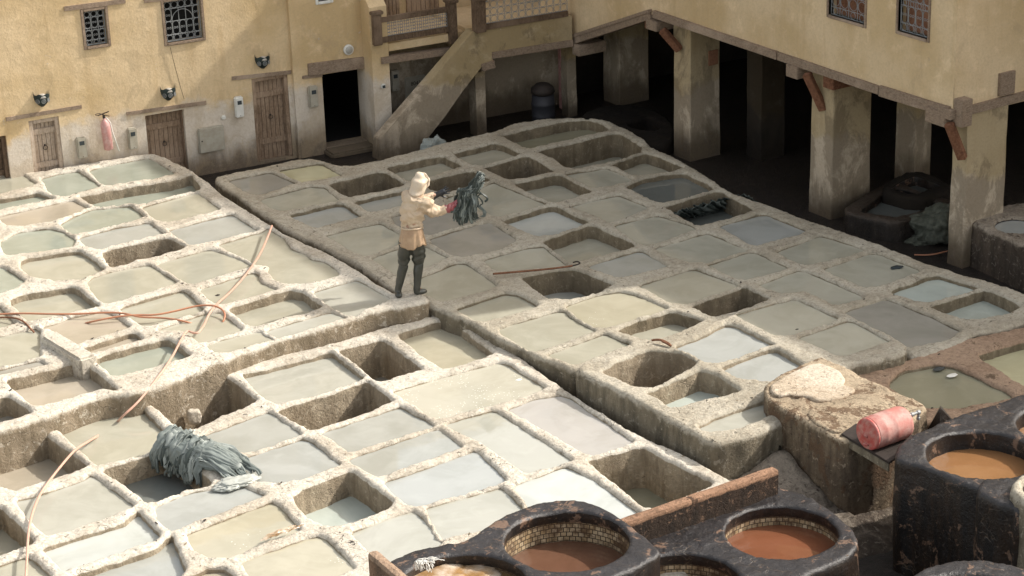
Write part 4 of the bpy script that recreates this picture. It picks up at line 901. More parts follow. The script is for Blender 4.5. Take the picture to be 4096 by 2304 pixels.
# bench of stained masonry
BZ = .20; bo = [(1920, 985), (1925, 965), (1960, 940), (2010, 918), (2060, 896), (2095, 908), (2150, 935), (2240, 980), (2325, 1012), (2330, 1030), (2290, 1060), (2215, 1098), (2150, 1108), (2108, 1104), (2050, 1070), (1985, 1035), (1930, 1005)]
bench, _ = block('masonry_bench', 'stained masonry bench with cracked top beside the red keg', 'bench', BZ, bo, [], M['bench'], None, zbot=-.95, rnd=.03, rough=.016)
lay, _ = block('render_layer', 'x', 'x', BZ + .035, [(1938, 985), (1940, 965), (1975, 945), (2035, 915), (2068, 912), (2110, 932), (2128, 952), (2118, 966), (2158, 978), (2130, 994), (2095, 1003), (2060, 1008), (2030, 992), (2008, 996), (1985, 990), (1960, 996)], [], M['benchtop'], None, zbot=BZ - .03, rnd=.012, rough=.008)
m_ = [c for c in lay.children][0]; bpy.data.objects.remove(lay); m_.name = 'render_layer'; m_.parent = bench; m_.matrix_parent_inverse = Matrix.Translation(-Vector(bench.location))
lay, _ = block('render_layer', 'x', 'x', BZ + .022, [(2075, 1075), (2030, 1045), (2045, 1022), (2110, 1015), (2160, 1000), (2205, 990), (2262, 1012), (2225, 1040), (2150, 1068), (2105, 1088)], [], M['bench'], None, zbot=BZ - .03, rnd=.01, rough=.008)
m_ = [c for c in lay.children][0]; bpy.data.objects.remove(lay); m_.name = 'render_layer'; m_.parent = bench; m_.matrix_parent_inverse = Matrix.Translation(-Vector(bench.location))
# mud slope in front of the raised block
mo = thing('mud_slope', 'grey trampled mud slope between the raised block and the round tanks', 'mud slope', P(1900, 1180, -.9)); mb = MB(); n = 46; vs = []; fs = []
for i in range(n + 1):
    for j in range(n + 1):
        x, y = 13.4 + 4.0 * i / n, 16.2 + 4.2 * j / n; p0 = P(1850, 1085, -.3); dd = math.hypot((x - p0.x - .25) / 1.35, (y - p0.y + .15) / 1.5)
        vs.append((x, y, -1.0 + .92 * max(0, 1 - dd * .62) ** .9 + .05 * fbm(x, y, 0, 2.5) + .02 * fbm(x, y, 0, 11)))
for O_, z_ in ((OUT_F, -.24), (OUT_N, .03), (OUT_R, -.1), (bo, BZ)):      # no mud inside the masonry
    pl_ = [Vector(P(*q, z_)[:2]) for q in O_]; in_ = inside(np.array([v[0] for v in vs]), np.array([v[1] for v in vs]), pl_)
    vs = [(v[0], v[1], -1.0 if k else v[2]) for v, k in zip(vs, in_)]
for i in range(n):
    for j in range(n): fs.append((i * (n + 1) + j, (i + 1) * (n + 1) + j, (i + 1) * (n + 1) + j + 1, i * (n + 1) + j + 1))
me = bpy.data.meshes.new('slope'); me.from_pydata(vs, [], fs); at = me.attributes.new('crust', 'FLOAT', 'POINT'); at.data.foreach_set('value', [max(0, min(1, 1.25 + v[2] * 1.1)) for v in vs]); link('slope', me, M['mound'], mo, True)
mo['kind'] = 'structure'
for k in ('label', 'category'): del mo[k]
mo.name = 'terrain'
# metal stand and keg
stz = .20; s0, s1, s2 = P(2116, 1093, stz), P(2237, 1166, stz), P(2316, 1108, stz)
ms = thing('metal_stand', 'rusty plate stand under the red keg', 'stand', (s0.x, s0.y, -.95)); mb = MB(); d1_, d2_ = (s1 - s0) / 2, (s2 - s1) / 2
mb.bbox(s0 + d1_ + d2_, d1_, d2_, (0, 0, .015), .005); mb.build('plate', M['rust'], ms)
for f in (.04, .94):
    for g_ in ((.04, .9) if f < .5 else (.9,)):
        c = s0 + d1_ * 2 * f + d2_ * 2 * g_; mb = MB(); mb.bbox((c.x, c.y, stz - .6), (.03, 0, 0), (0, .03, 0), (0, 0, .58)); mb.build('leg', M['rust'], ms)
mb = MB(); mb.bbox(s0 + d1_ - Vector((0, 0, .06)), d1_, d2_ * .03, (0, 0, .045)); mb.build('front_bar', M['mud'], ms)
ka, kb = P(2184, 1092, stz + .19), P(2285, 1056, stz + .19); ax = (kb - ka).normalized(); ln = .56; ka = ka - ax * .02
kg = thing('keg', 'dented pinkish red metal keg lying on the rusty stand', 'keg', (ka.x, ka.y, stz)); R_ = .195
mb = MB(); mb.lathe(ka, ax, [(.03, R_ * .97), (.05, R_), (.14, R_ * 1.0), (.15, R_ * 1.02), (.17, R_ * 1.0), (.30, R_), (.31, R_ * 1.02), (.33, R_), (ln - .04, R_), (ln, R_ * .93), (ln + .02, R_ * .75)], 36)
b_ = mb.build('barrel', M['barrel'], kg, True)
mb = MB(); mb.lathe(ka, ax, [(.031, R_ * .985), (.012, R_ * .97), (.0, R_ * .9), (.006, R_ * .8), (-.008, R_ * .5), (-.015, R_ * .1)], 32); mb.bbox(ka - ax * .018 + Vector((0, 0, -.01)), ax * .012, ax.cross(Vector((0, 0, 1))) * .03, (0, 0, .018)); mb.bbox(ka - ax * .012 - Vector((0, 0, .12)), ax * .02, ax.cross(Vector((0, 0, 1))) * .035, (0, 0, .012)); mb.build('end_cap', M['barrelcap'], kg, True)
kp = ka + ax * (ln + .02); mb = MB(); up = Vector((0, 0, 1)); e = kp + up * .05; mb.lathe(e, ax, [(0, .028), (.05, .028), (.055, .02), (.10, .02), (.105, .027), (.14, .027), (.145, .018), (.20, .018), (.205, .026), (.24, .026), (.245, .02)], 14)
mb.lathe(e + ax * .225 - up * .0, -up, [(0, .016), (.06, .016), (.065, .022), (.09, .022)], 12); mb.bbox(kp - up * .06 + ax * .02, ax * .025, ax.cross(up) * .05, up * .02); mb.build('pipe_fitting', M['iron'], kg)
# small channel stones by the keg
for q in ((2372, 1062, 'dark wedge shaped stone behind the orange dye tank'),):
    c = P(q[0], q[1], -.0); mb = MB(); mb.add([c + Vector(v) for v in ((-.15, -.1, -.1), (.18, -.12, -.1), (.15, .12, -.1), (-.16, .1, -.1), (-.08, -.03, .22), (.0, .05, .2))], [(0, 1, 2, 3), (0, 4, 1), (1, 4, 5), (1, 5, 2), (2, 5, 3), (3, 5, 4), (0, 3, 4)]); tag(mb.build('stone', M['pitch']), q[2], 'stone')
# troughs in the arcade
block('trough', 'low dark masonry trough inside the arcade left of the cloth pile', 'trough', -.27, [(2112, 530), (2180, 545), (2253, 562), (2330, 540), (2420, 512), (2320, 480), (2240, 455), (2170, 490)], ['O 22 dk:2160,528 2250,546 2370,512 2290,478 2240,470'], M['ground'], M['pitch'], zbot=-.65, rnd=.03)
block('trough', 'tall dark masonry trough with white liquor right of the arcade pillar', 'trough', .10, [(2432, 552), (2500, 582), (2576, 614), (2700, 660), (2850, 600), (2620, 500), (2520, 515)], ['O 8 b: circle 2560 566 .33'], M['mound'], M['pitch'], zbot=-.65, rnd=.03)
block('trough', 'rounded low trough in the dark behind the far corner of the brown vats', 'trough', -.36, [(1455, 300), (1480, 275), (1560, 262), (1640, 270), (1690, 300), (1700, 345), (1660, 372), (1600, 360), (1520, 330)], ['O 25 -:1580,305 1630,292 1675,312 1640,328 1590,322'], M['dim'], M['dim'], zbot=-.65, rnd=.05)
block('trough', 'dark low trough at the back of the arcade beside the thin inner pillar', 'trough', -.2, [(2205, 470), (2300, 425), (2385, 455), (2400, 480), (2300, 500)], ['O 25 dk:2235,470 2300,440 2370,462 2300,485'], M['dim'], M['pitch'], zbot=-.65, rnd=.03)
# drum, red post in the recess
c = P(1368, 318, -.6); dr = thing('drum', 'dark grimy drum with a bucket on top under the balcony', 'drum', c); mb = MB()
mb.lathe(c, (0, 0, 1), [(0, .2), (.02, .21), (.2, .21), (.21, .22), (.23, .21), (.42, .21), (.43, .22), (.45, .21), (.6, .2)], 22); mb.build('body', plain_mat('grimy_blue_drum', (.028, .028, .034), .6), dr, True)
mb = MB(); mb.lathe(c + Vector((0, 0, .6)), (0, 0, 1), [(0, .16), (.05, .22), (.12, .21), (.2, .12), (.22, .03)], 18); mb.build('bucket', M['rust'], dr, True)
p = WRC.at(*WRC.uz(1397, 175), .25); mb = MB(); mb.bbox((p.x, p.y, .3), WA.d * .05, WA.n * .05, (0, 0, .9), .008); tag(mb.build('post', M['extred']), 'dark red painted post under the balcony', 'post')
# ------------------------------------------------------------------ hoses and tools
def smooth(pts, k=3):
    for _ in range(k):
        q = [pts[0]]
        for a, b in zip(pts, pts[1:]): q += [a.lerp(b, .25), a.lerp(b, .75)]
        pts = q + [pts[-1]]
    return pts
def hose(pts, r, mat, label, name='hose', cat='hose', group=None, part=None):
    mb = MB(); mb.tube(smooth([P(x, y, z) for x, y, z in pts]), r, 9)
    if part: return mb.build(name, mat, part, True)
    return tag(mb.build(name, mat, None, True), label, cat, group)
hz_ = thing('hose', 'long salmon pink hose running down over both white vat blocks', 'hose', P(683, 568, .02))
hose([(684, 568, .10), (676, 590, .09), (655, 640, .06), (620, 690, .05), (580, 735, .05), (545, 765, .05), (525, 790, .05), (515, 815, .05), (500, 838, .05), (485, 838, .05), (470, 830, .06), (455, 855, .07), (430, 905, .05), (385, 965, .0), (345, 1015, -.12), (310, 1045, -.2), (294, 1063, -.36), (280, 1075, -.42)], .0155, M['hose'], None, 'hose_run', part=hz_)
hose([(262, 1088, -.42), (245, 1097, -.33), (215, 1115, -.2), (190, 1130, -.17), (165, 1158, -.17), (135, 1195, -.18), (105, 1235, -.18), (88, 1270, -.18), (76, 1310, -.18), (70, 1350, -.18), (68, 1400, -.18), (64, 1470, -.18)], .0155, M['hose'], None, 'hose_run', part=hz_)
hose([(-60, 795, .0), (0, 790, .0), (60, 788, .02), (120, 790, .02), (200, 790, .02), (260, 786, .03), (310, 787, .03), (350, 798, .02), (400, 799, .0), (440, 803, .0), (470, 810, -.03), (490, 816, -.08)], .0135, M['hose2'], 'orange hose lying straight across the left block from the left edge')
hose([(215, 813, -.05), (240, 807, .0), (290, 797, .02), (340, 792, .03), (390, 793, .03), (440, 783, .04), (490, 770, .06), (525, 767, .07), (550, 772, .06), (566, 785, .03), (565, 802, -.02), (560, 810, -.05)], .0135, M['hose2'], 'orange hose looping over the salmon pink hose')
hose([(-50, 802, .0), (0, 798, .0), (40, 799, .02), (62, 810, .01), (76, 826, .0), (86, 836, -.04)], .013, M['redwood'], 'short dark red hose end at the left edge')
hose([(2300, 641, -.57), (2325, 642, -.57), (2350, 640, -.56), (2375, 634, -.55), (2400, 628, -.55)], .012, M['hose2'], 'thin orange hose on the ground beside the arcade pillar')
hk = thing('hooked_pole', 'rusty hooked pole lying across the rim by the deep foaming vat', 'pole', P(1240, 688, -.05))
mb = MB(); mb.tube(smooth([P(1240, 689, -.04), P(1300, 684, -.03), P(1380, 677, -.03), P(1440, 669, -.02)], 2), .015, 8); mb.build('shaft', M['redwood'], hk, True)
mb = MB(); mb.tube(smooth([P(1438, 669, -.02), P(1455, 665, -.02), P(1460, 661, .0), P(1452, 657, .02), P(1442, 660, .02)], 2), .010, 7); mb.build('hook', M['rust'], hk, True)
mb = MB(); mb.tube(smooth([P(1640, 856, .06), P(1660, 854, .09), P(1680, 862, .07), P(1690, 872, .05), P(1682, 866, .06), P(1665, 858, .08)], 2), .016, 7); tag(mb.build('rope', M['redwood'], None, True), 'reddish scrap of rope over a rim of the raised block', 'rope')
parapet_l = thing('low_wall', 'low stub of wall standing up between two vats near the left edge', 'low wall', P(120, 900, -.1))
mb = MB(); a, b = P(122, 838, .10), P(222, 898, .10); d = (b - a) / 2; n_ = Vector((d.y, -d.x, 0)).normalized() * .13; mb.bbox((a + b) / 2 - Vector((0, 0, .3)), d, n_, (0, 0, .30), .03)
me = mb.mesh('wall'); at = me.attributes.new('crust', 'FLOAT', 'POINT'); at.data.foreach_set('value', [1.0 if v.co.z > .03 else .1 for v in me.vertices]); link('wall', me, M['lime'], parapet_l, False)
def rock(c, r, label, mat, seed):
    bm = bmesh.new(); bmesh.ops.create_icosphere(bm, subdivisions=3, radius=1)
    for v in bm.verts:
        q = v.co.copy(); m = 1 + .35 * noise.noise(q * 1.3 + Vector((seed, 0, 0))) + .12 * noise.noise(q * 4 + Vector((0, seed, 0)))
        v.co = Vector((max(-.8, min(.8, q.x * m)) * r[0], max(-.8, min(.8, q.y * m)) * r[1], max(-.7, min(.7, q.z * m)) * r[2])) + Vector(c)
    me = bpy.data.meshes.new('stone'); bm.to_mesh(me); bm.free(); at = me.attributes.new('crust', 'FLOAT', 'POINT'); at.data.foreach_set('value', [.9] * len(me.vertices))
    return tag(link('stone', me, mat, None, True), label, 'stone', 'loose stones in the empty vats')
rock(P(823, 1045, -.62), (.10, .09, .17), 'pale stone block in the empty vat in the middle of the front block', M['lime'], 1)
rock(P(487, 1048, -.55), (.11, .09, .13), 'pale stone block in the empty vat just behind the heap of hides', M['lime'], 2)
# debris scraps on the rims: uncountable flakes of lime and hair
mb = MB(); rng = random.Random(5)
def scrap(p, s, mi):
    q = rng.random() * 6.3; a = Vector((math.cos(q), math.sin(q), .2 * rng.uniform(-1, 1))) * s; b = Vector((-math.sin(q), math.cos(q), .3 * rng.uniform(-1, 1))) * s * rng.uniform(.25, .6)
    k = len(mb.v); mb.v += [tuple(p + a), tuple(p + b), tuple(p - a * rng.uniform(.5, 1) + Vector((0, 0, s * .4))), tuple(p - b + Vector((0, 0, s * .3)))]; mb.f.append([k, k + 1, k + 2, k + 3]); mb.m.append(mi)
for root, cnt in ((L_root, 900), (F_root, 800), (R_root, 420), (N_root, 120), (S_root, 60)):
    ms_ = [c for c in root.children if c.name.startswith('masonry')][0]; me = ms_.data; tops = [p for p in me.polygons if p.normal.z > .9]
    for _ in range(cnt):
        p = rng.choice(tops); c = p.center
        if nz(c.x, c.y, 0, 1.3, 5) + .3 * rng.random() < .05: continue
        scrap(Vector(c) + Vector((0, 0, .004)), rng.uniform(.006, .022) * (1 if rng.random() < .9 else 2), 0 if rng.random() < .55 else 1)
me = bpy.data.meshes.new('debris'); me.from_pydata(mb.v, [], mb.f); me.polygons.foreach_set('material_index', mb.m); tag(link('debris', me, [M['rust'], M['lime']]), kind='stuff')
# floating scum and scraps on some vats
def floater(x, y, z, s, label, mat):
    mb = MB(); c = P(x, y, z); vs = []; n = 12
    for k in range(n): q = 2 * math.pi * k / n; r = s * (1 + .5 * nz(math.cos(q) * 2, math.sin(q) * 2, x)); vs.append(c + Vector((r * math.cos(q) * 1.6, r * math.sin(q), .004)))
    vs.append(c + Vector((0, 0, .02))); mb.add(vs, [(k, (k + 1) % n, n) for k in range(n)]); tag(mb.build('scrap', mat, None, True), label, 'scrap', 'hide scraps floating in vats')
for q in ((2256, 673, -.145, .07, 'dark scrap floating in the vat near the arcade pillar', 'glassdark'), (2362, 928, -.165, .06, 'dark curl floating in the eight sided vat', 'glassdark'), (2395, 945, -.165, .05, 'pale scrap floating in the eight sided vat', 'white'), (520, 1268, -.335, .05, 'dark scrap floating in the vat in front of the hides', 'glassdark'),
          (2005, 830, -.03, .03, 'small dark scrap floating in the vat at the corner of the raised block', 'rust'), (400, 1405, -.44, .045, 'dark scrap floating in a vat at the bottom edge', 'glassdark'), (548, 660 + 83, -.05, .025, 'tiny dark scrap beside the pink hose', 'rust'), (1305, 956, -.29, .03, 'fleck on the wide cream vat', 'white')): floater(*q[:5], M[q[5]])
# ------------------------------------------------------------------ hides
M['hide'] = plain_mat('wet_blue_grey_hide', (.19, .215, .20), .5, 0, .5, 6, dirt=(.08, .09, .082)); M['hide2'] = plain_mat('pale_grey_hide', (.31, .335, .31), .55, 0, .4, 7, dirt=(.18, .20, .185))
M['hidedark'] = plain_mat('dark_green_grey_hide', (.06, .075, .068), .5, 0, .5, 6, dirt=(.03, .04, .035)); M['bag'] = plain_mat('crumpled_pale_plastic', (.42, .43, .39), .3, 0, .25, 9)
M['fur'] = plain_mat('wet_golden_fur', (.26, .15, .06), .35, 0, .75, 4, dirt=(.62, .55, .46)); M['cloth'] = plain_mat('mottled_olive_cloth', (.055, .06, .045), .85, 0, .7, 12, dirt=(.13, .135, .105))
def strip(mb, pts, width, side, mi=0, wr=.012, n=5, seed=0.0, wob=1.6):
    """a wrinkled hanging strip following pts"""
    pts = smooth([Vector(p) for p in pts], 2); k = len(mb.v); m = len(pts); L = sum((b - a).length for a, b in zip(pts, pts[1:])); s = 0
    for i, p in enumerate(pts):
        if i: s += (p - pts[i - 1]).length
        p = p + Vector((nz(p.x * 9, p.y * 9 + seed, p.z * 9), nz(p.x * 9 + seed, p.y * 9, p.z * 9 + 5), nz(p.x * 9, p.z * 9, seed))) * wr * wob
        t = (pts[min(i + 1, m - 1)] - pts[max(0, i - 1)]).normalized(); a = (side - t * side.dot(t)).normalized(); nn = t.cross(a); f = s / max(L, 1e-6)
        w = width * (1 - .55 * max(0, f - .6) / .4) * (1 + .35 * nz(f * 5, seed, 1))
        for j in range(n + 1):
            u = j / n * 2 - 1; h = wr * (math.sin(u * 4.2 + seed * 9 + 1.6 * nz(f * 4, seed, 5)) + .8 * nz(u * 3, f * 6, seed))
            jag = 0 if i < m - 1 else .5 * width * nz(u * 4, seed, 7)
            mb.v.append(tuple(p + a * (u * w / 2) + nn * h + t * jag))
    for i in range(m - 1):
        for j in range(n): mb.f.append([k + i * (n + 1) + j, k + i * (n + 1) + j + 1, k + (i + 1) * (n + 1) + j + 1, k + (i + 1) * (n + 1) + j]); mb.m.append(mi)
def solid(o, t=.004):
    md = o.modifiers.new('thickness', 'SOLIDIFY'); md.thickness = t; md.offset = 0; return o
rng = random.Random(11)
# big bundle draped over the rims of the front block
zr = -.24; A_, B_ = P(435, 1115, zr), P(610, 1180, zr); ax = (B_ - A_); Lb = ax.length; ax.normalize(); sd = Vector((-ax.y, ax.x, 0))
if sd.dot(Vector((0, 1, 0))) < 0: sd = -sd
hp = thing('hide_pile', 'heap of wet blue grey hides draped over the rims of a deep vat', 'hide pile', tuple(P(480, 1190, zr)), None)
bm = bmesh.new(); bmesh.ops.create_icosphere(bm, subdivisions=6, radius=1)
cc = (A_ + B_) / 2
for v in bm.verts:
    q = v.co.copy(); u = q.x
    r = 1 + .16 * noise.noise(Vector((u * 2, q.y * 1.2, q.z * 1.2)))
    an = math.atan2(q.z, q.y)
    fold_v = math.sin(u * 34 + 5 * noise.noise(Vector((u * 3, an * .8, 1))) + an * 1.2); fold_h = math.sin(an * 20 + u * 6 + 5 * noise.noise(Vector((u * 1.3, an * 2, 4))))
    mixv = max(0, min(1, .5 - u * 1.6)); fo = fold_v * mixv + fold_h * (1 - mixv)
    r += .045 * fo * (1 - .3 * abs(u)) + .07 * noise.noise(q * 5) + .03 * noise.noise(q * 14)
    hh = .25 - .07 * (u + 1) / 2; ww = .29 - .03 * (u + 1) / 2
    v.co = cc + ax * (u * (Lb / 2 + .10)) + sd * (q.y * r * ww) + Vector((0, 0, .07 + q.z * r * hh * (1 if q.z > 0 else .55)))
me = bpy.data.meshes.new('heap'); bm.to_mesh(me); bm.free(); link('heap', me, M['hide'], hp, True)
mb = MB()
for k in range(44):                                    # limp skins hanging down into the vat at the near left side
    t = rng.uniform(-.15, .62); base = A_ + ax * (t * Lb); w = rng.uniform(.05, .2); o = rng.uniform(-.06, .03); fl = rng.uniform(-.10, .10)
    strip(mb, [base + sd * rng.uniform(.0, .15) + Vector((0, 0, .30 + o)), base - sd * .13 + ax * fl * .3 + Vector((0, 0, .24 + o)), base - sd * (.25 + .05 * rng.random()) + ax * fl * .7 + Vector((0, 0, .08)), base - sd * (.27 + .08 * rng.random()) + ax * fl + Vector((0, 0, -.05 - .25 * rng.random()))], w, (ax + sd * rng.uniform(-.3, .3)).normalized(), rng.choice((0, 0, 1, 2)), rng.uniform(.014, .03), 9, rng.random() * 9, 1.5)
for k in range(16):                                    # the left end
    f = rng.uniform(-1, 1); base = A_ + sd * (.2 * f)
    strip(mb, [base + ax * .15 + Vector((0, 0, .26 - .1 * f * f)), base - ax * .08 + Vector((0, 0, .20 - .1 * f * f)), base - ax * .17 + Vector((0, 0, .03)), base - ax * .2 + sd * .08 * rng.uniform(-1, 1) + Vector((0, 0, -.15 - .2 * rng.random()))], rng.uniform(.06, .16), sd, rng.choice((0, 0, 2)), .022, 8, rng.random() * 9)
for k in range(60):                                    # rumpled folds running to the right end
    f = rng.uniform(-1, 1); hgt = .24 * math.sqrt(max(0, 1 - f * f * .85)); t0 = rng.uniform(.2, .7); t1 = t0 + rng.uniform(.25, .6); lift = rng.uniform(.6, 1)
    p0 = A_ + ax * (t0 * Lb) + sd * (.25 * f) + Vector((0, 0, .03 + hgt * lift)); p2 = A_ + ax * (t1 * Lb) + sd * (.23 * f + rng.uniform(-.08, .08)) + Vector((0, 0, .0 + hgt * .6 * lift * (1.15 - t1 * .5))); pm = (p0 + p2) / 2 + Vector((0, 0, .03 * rng.uniform(-1, 1))) + sd * .07 * rng.uniform(-1, 1)
    strip(mb, [p0 - ax * .03 - Vector((0, 0, .03)), p0, pm, p2, p2 + ax * .05 - Vector((0, 0, .05))], rng.uniform(.03, .13), sd, rng.choice((0, 0, 1, 2)), rng.uniform(.008, .02), 6, rng.random() * 9, 2)
solid(mb.build('folds', [M['hide'], M['hide2'], M['hidedark']], hp, True))
hp.scale = (.84, .84, .78); hp.location = hp.location - FW * .04 + RT * .03
def crumple(name, c, r, mat, label, cat, seed=1.0, parent=None, amp=.35):
    bm = bmesh.new(); bmesh.ops.create_icosphere(bm, subdivisions=5, radius=1)
    for v in bm.verts:
        q = v.co.copy(); m = 1 + amp * noise.noise(q * 1.6 + Vector((seed, 0, 0))) + amp * .8 * abs(noise.noise(q * 3.4 + Vector((0, seed, 0)))) + amp * .4 * abs(noise.noise(q * 8 + Vector((0, 0, seed)))); v.co = Vector((q.x * m * r[0], q.y * m * r[1], (q.z if q.z > -.3 else -.3) * m * r[2])) + Vector(c)
    me = bpy.data.meshes.new(name); bm.to_mesh(me); bm.free(); o = link(name, me, mat, parent, True)
    return o if parent else tag(o, label, cat)
crumple('plastic_sheet', P(596, 1214, -.25), (.24, .13, .055), M['bag'], 'crumpled pale plastic sheet beside the heap of hides', 'plastic sheet', 2)
crumple('plastic_sheet', P(1090, 384, -.5), (.26, .12, .24), M['hide2'], 'crumpled grey plastic sheet at the foot of the stairs', 'plastic sheet', 5)
crumple('cloth_pile', P(2362, 575, -.45), (.42, .36, .30), M['cloth'], 'mottled olive cloth heap beside the arcade pillar', 'cloth pile', 3)
crumple('cloth_pile', P(2330, 600, -.58), (.3, .2, .07), M['cloth'], 'lower flap of cloth on the ground in front of the olive heap', 'cloth pile', 8)
crumple('floating_hides', P(1120, 1475, .20), (.50, .42, .09), M['fur'], 'golden and white furry hides floating in the round tank at the bottom', 'hides', 4, None, .5)
mb = MB()
for k in range(30):
    c = P(1070 + rng.uniform(-25, 25), 1432 + rng.uniform(-4, 8), .47); q = rng.uniform(-1, 1); mb.tube(smooth([c, c + Vector((.03 * q, .02, .07)), c + Vector((.07 * q + .03, -.01, .11)), c + Vector((.12 * q + .05, -.05, .09))], 1), [.005, .005, .004, .004, .003, .002][:6] if False else .004, 4)
tag(mb.build('hair_tuft', M['white']), 'spiky white tuft of wet hair on the floating hides', 'hair tuft')
mb = MB(); c0 = P(690, 1348, -.21)
for k in range(14): a = c0 + Vector((rng.uniform(-.25, .2), rng.uniform(-.05, .05), .01)); strip(mb, [a, a + Vector((.09, .01, .03 * rng.random())), a + Vector((.2, .03, .01))], .02, Vector((0, 1, 0)), 0, .005, 2, rng.random() * 9)
tag(solid(mb.build('straw', M['fur'])), 'dry strip of straw lying on the rim between two cream vats', 'straw')
mb = MB()
for k in range(18):
    f = k / 17; a = P(1700 + 165 * f, 522 - 42 * f, -.12); b = P(1735 + 160 * f, 545 - 38 * f, -.42); c = P(1785 + 130 * f, 560 - 28 * f, -.62)
    strip(mb, [a + Vector((0, -.03, -.06)), a.lerp(b, .5) + Vector((0, 0, -.06)), b, c], rng.uniform(.14, .26), RT, rng.choice((2, 2, 0)), .025, 7, rng.random() * 9, 1.5)
tag(solid(mb.build('soaking_hide', [M['hide'], M['hide2'], M['hidedark']], None, True)), 'dark green grey hide sagging down the back wall of a deep brown vat', 'hide')
# ------------------------------------------------------------------ the man
M['skin'] = plain_mat('skin', (.36, .22, .15), .5, 0, .1); M['jacket'] = plain_mat('tan_oilcloth', (.53, .42, .30), .5, 0, .35, 5, dirt=(.42, .27, .17)); M['jacketlow'] = plain_mat('wet_brown_oilcloth', (.36, .24, .15), .42, 0, .5, 5, dirt=(.58, .42, .27))
M['hoodc'] = plain_mat('pale_hood_cloth', (.60, .50, .385), .55, 0, .3, 6, dirt=(.44, .33, .22)); M['waders'] = plain_mat('wet_dark_rubber', (.028, .031, .025), .34, 0, .5, 6, dirt=(.065, .062, .05), spec=.6); M['glove_black'] = plain_mat('black_rubber', (.02, .024, .03), .3, 0, .2, spec=.6); M['glove_red'] = plain_mat('wet_red_rubber', (.32, .075, .085), .25, 0, .4, 9, spec=.7)
FO = P(1023, 745, -.02)
def Q(r, f, z): return FO + RT * r + FW * f + Vector((0, 0, z))
def blob(name, chains, mat, parent, vox=.011, smooth_it=4, crease=None, label=None):
    """tapered elliptical tubes and balls fused into one continuous surface"""
    mb = MB()
    for pts, rs, flat in chains:
        pts = [Vector(p) for p in pts]; P2 = []; R2 = []; F2 = []
        for i in range(len(pts) - 1):
            m = 5
            for k in range(m): t = k / m; P2.append(pts[i].lerp(pts[i + 1], t)); R2.append(rs[i] + (rs[i + 1] - rs[i]) * t)
        P2.append(pts[-1]); R2.append(rs[-1]); n = 16; b = len(mb.v)
        ins = [(P2[0] - (P2[1] - P2[0]).normalized() * R2[0] * .55, R2[0] * .55)] + list(zip(P2, R2)) + [(P2[-1] + (P2[-1] - P2[-2]).normalized() * R2[-1] * .55, R2[-1] * .55)]
        for i, (p, r) in enumerate(ins):
            t = (ins[min(i + 1, len(ins) - 1)][0] - ins[max(i - 1, 0)][0]).normalized(); a = Vector(flat[0]); a = (a - t * a.dot(t)).normalized(); c = t.cross(a)
            for k in range(n): q = 2 * math.pi * k / n; mb.v.append(tuple(p + (a * math.cos(q) * flat[1] + c * math.sin(q) * flat[2]) * r))
        m = len(ins)
        for i in range(m - 1):
            for k in range(n): mb.f.append([b + i * n + k, b + i * n + (k + 1) % n, b + (i + 1) * n + (k + 1) % n, b + (i + 1) * n + k]); mb.m.append(0)
        mb.f += [[b + k for k in range(n)][::-1], [b + (m - 1) * n + k for k in range(n)]]; mb.m += [0, 0]
    me = mb.mesh('tmp'); o = bpy.data.objects.new('tmp', me); COL.objects.link(o); md = o.modifiers.new('r', 'REMESH'); md.mode = 'VOXEL'; md.voxel_size = vox
    ms = o.modifiers.new('s', 'SMOOTH'); ms.factor = .6; ms.iterations = smooth_it
    dg = bpy.context.evaluated_depsgraph_get(); me2 = bpy.data.meshes.new_from_object(o.evaluated_get(dg)); bpy.data.objects.remove(o); me2.name = name
    me2.materials.clear()
    if crease:
        no = [v.normal.copy() for v in me2.vertices]
        for v, nn in zip(me2.vertices, no): v.co += nn * crease(v.co - FO)
    return link(name, me2, mat, parent, True, label)
XF = (RT, 1, 1)
man = thing('person', 'man in tan hooded oilcloth and dark rubber waders swinging wet hides over the vats', 'person', tuple(FO))
hipL, hipR = Q(.02, .0, .80), Q(.19, -.02, .80); knL, knR = Q(-.02, .03, .48), Q(.19, .05, .49); anL, anR = Q(-.115, .0, .09), Q(.145, .0, .09)
waist, chest, neck, head = Q(.12, .0, 1.03), Q(.15, .03, 1.27), Q(.21, .10, 1.47), Q(.255, .15, 1.62)
shL, shR = Q(.05, .15, 1.42), Q(.29, -.04, 1.39); elL, elR = Q(.26, .42, 1.26), Q(.43, .08, 1.20); wrL, wrR = Q(.44, .52, 1.30), Q(.62, .17, 1.20)
blob('body', [([hipL, knL, anL, Q(-.10, .05, .05)], [.08, .055, .04, .035], (RT, 1, 1)), ([hipR, knR, anR, Q(.2, .08, .05)], [.08, .055, .04, .035], (RT, 1, 1)), ([Q(.1, 0, .8), waist, chest, Q(.18, .05, 1.4)], [.11, .10, .12, .10], (RT, 1.15, .8)), ([Q(.18, .05, 1.4), neck, Q(.225, .12, 1.53)], [.07, .055, .055], (RT, 1, 1)),
    ([Q(.235, .12, 1.56), head, Q(.26, .15, 1.68)], [.07, .088, .07], (RT, .95, 1.1)), ([Q(.315, .215, 1.60), Q(.335, .235, 1.59)], [.016, .012], (RT, 1, 1)),
    ([shL, elL, wrL], [.055, .042, .03], (RT, 1, 1)), ([shR, elR, wrR], [.055, .042, .03], (RT, 1, 1)), ([Q(.07, .14, 1.40), Q(.27, -.02, 1.38)], [.075, .075], (UPZ, 1, 1))], M['skin'], man, .012)
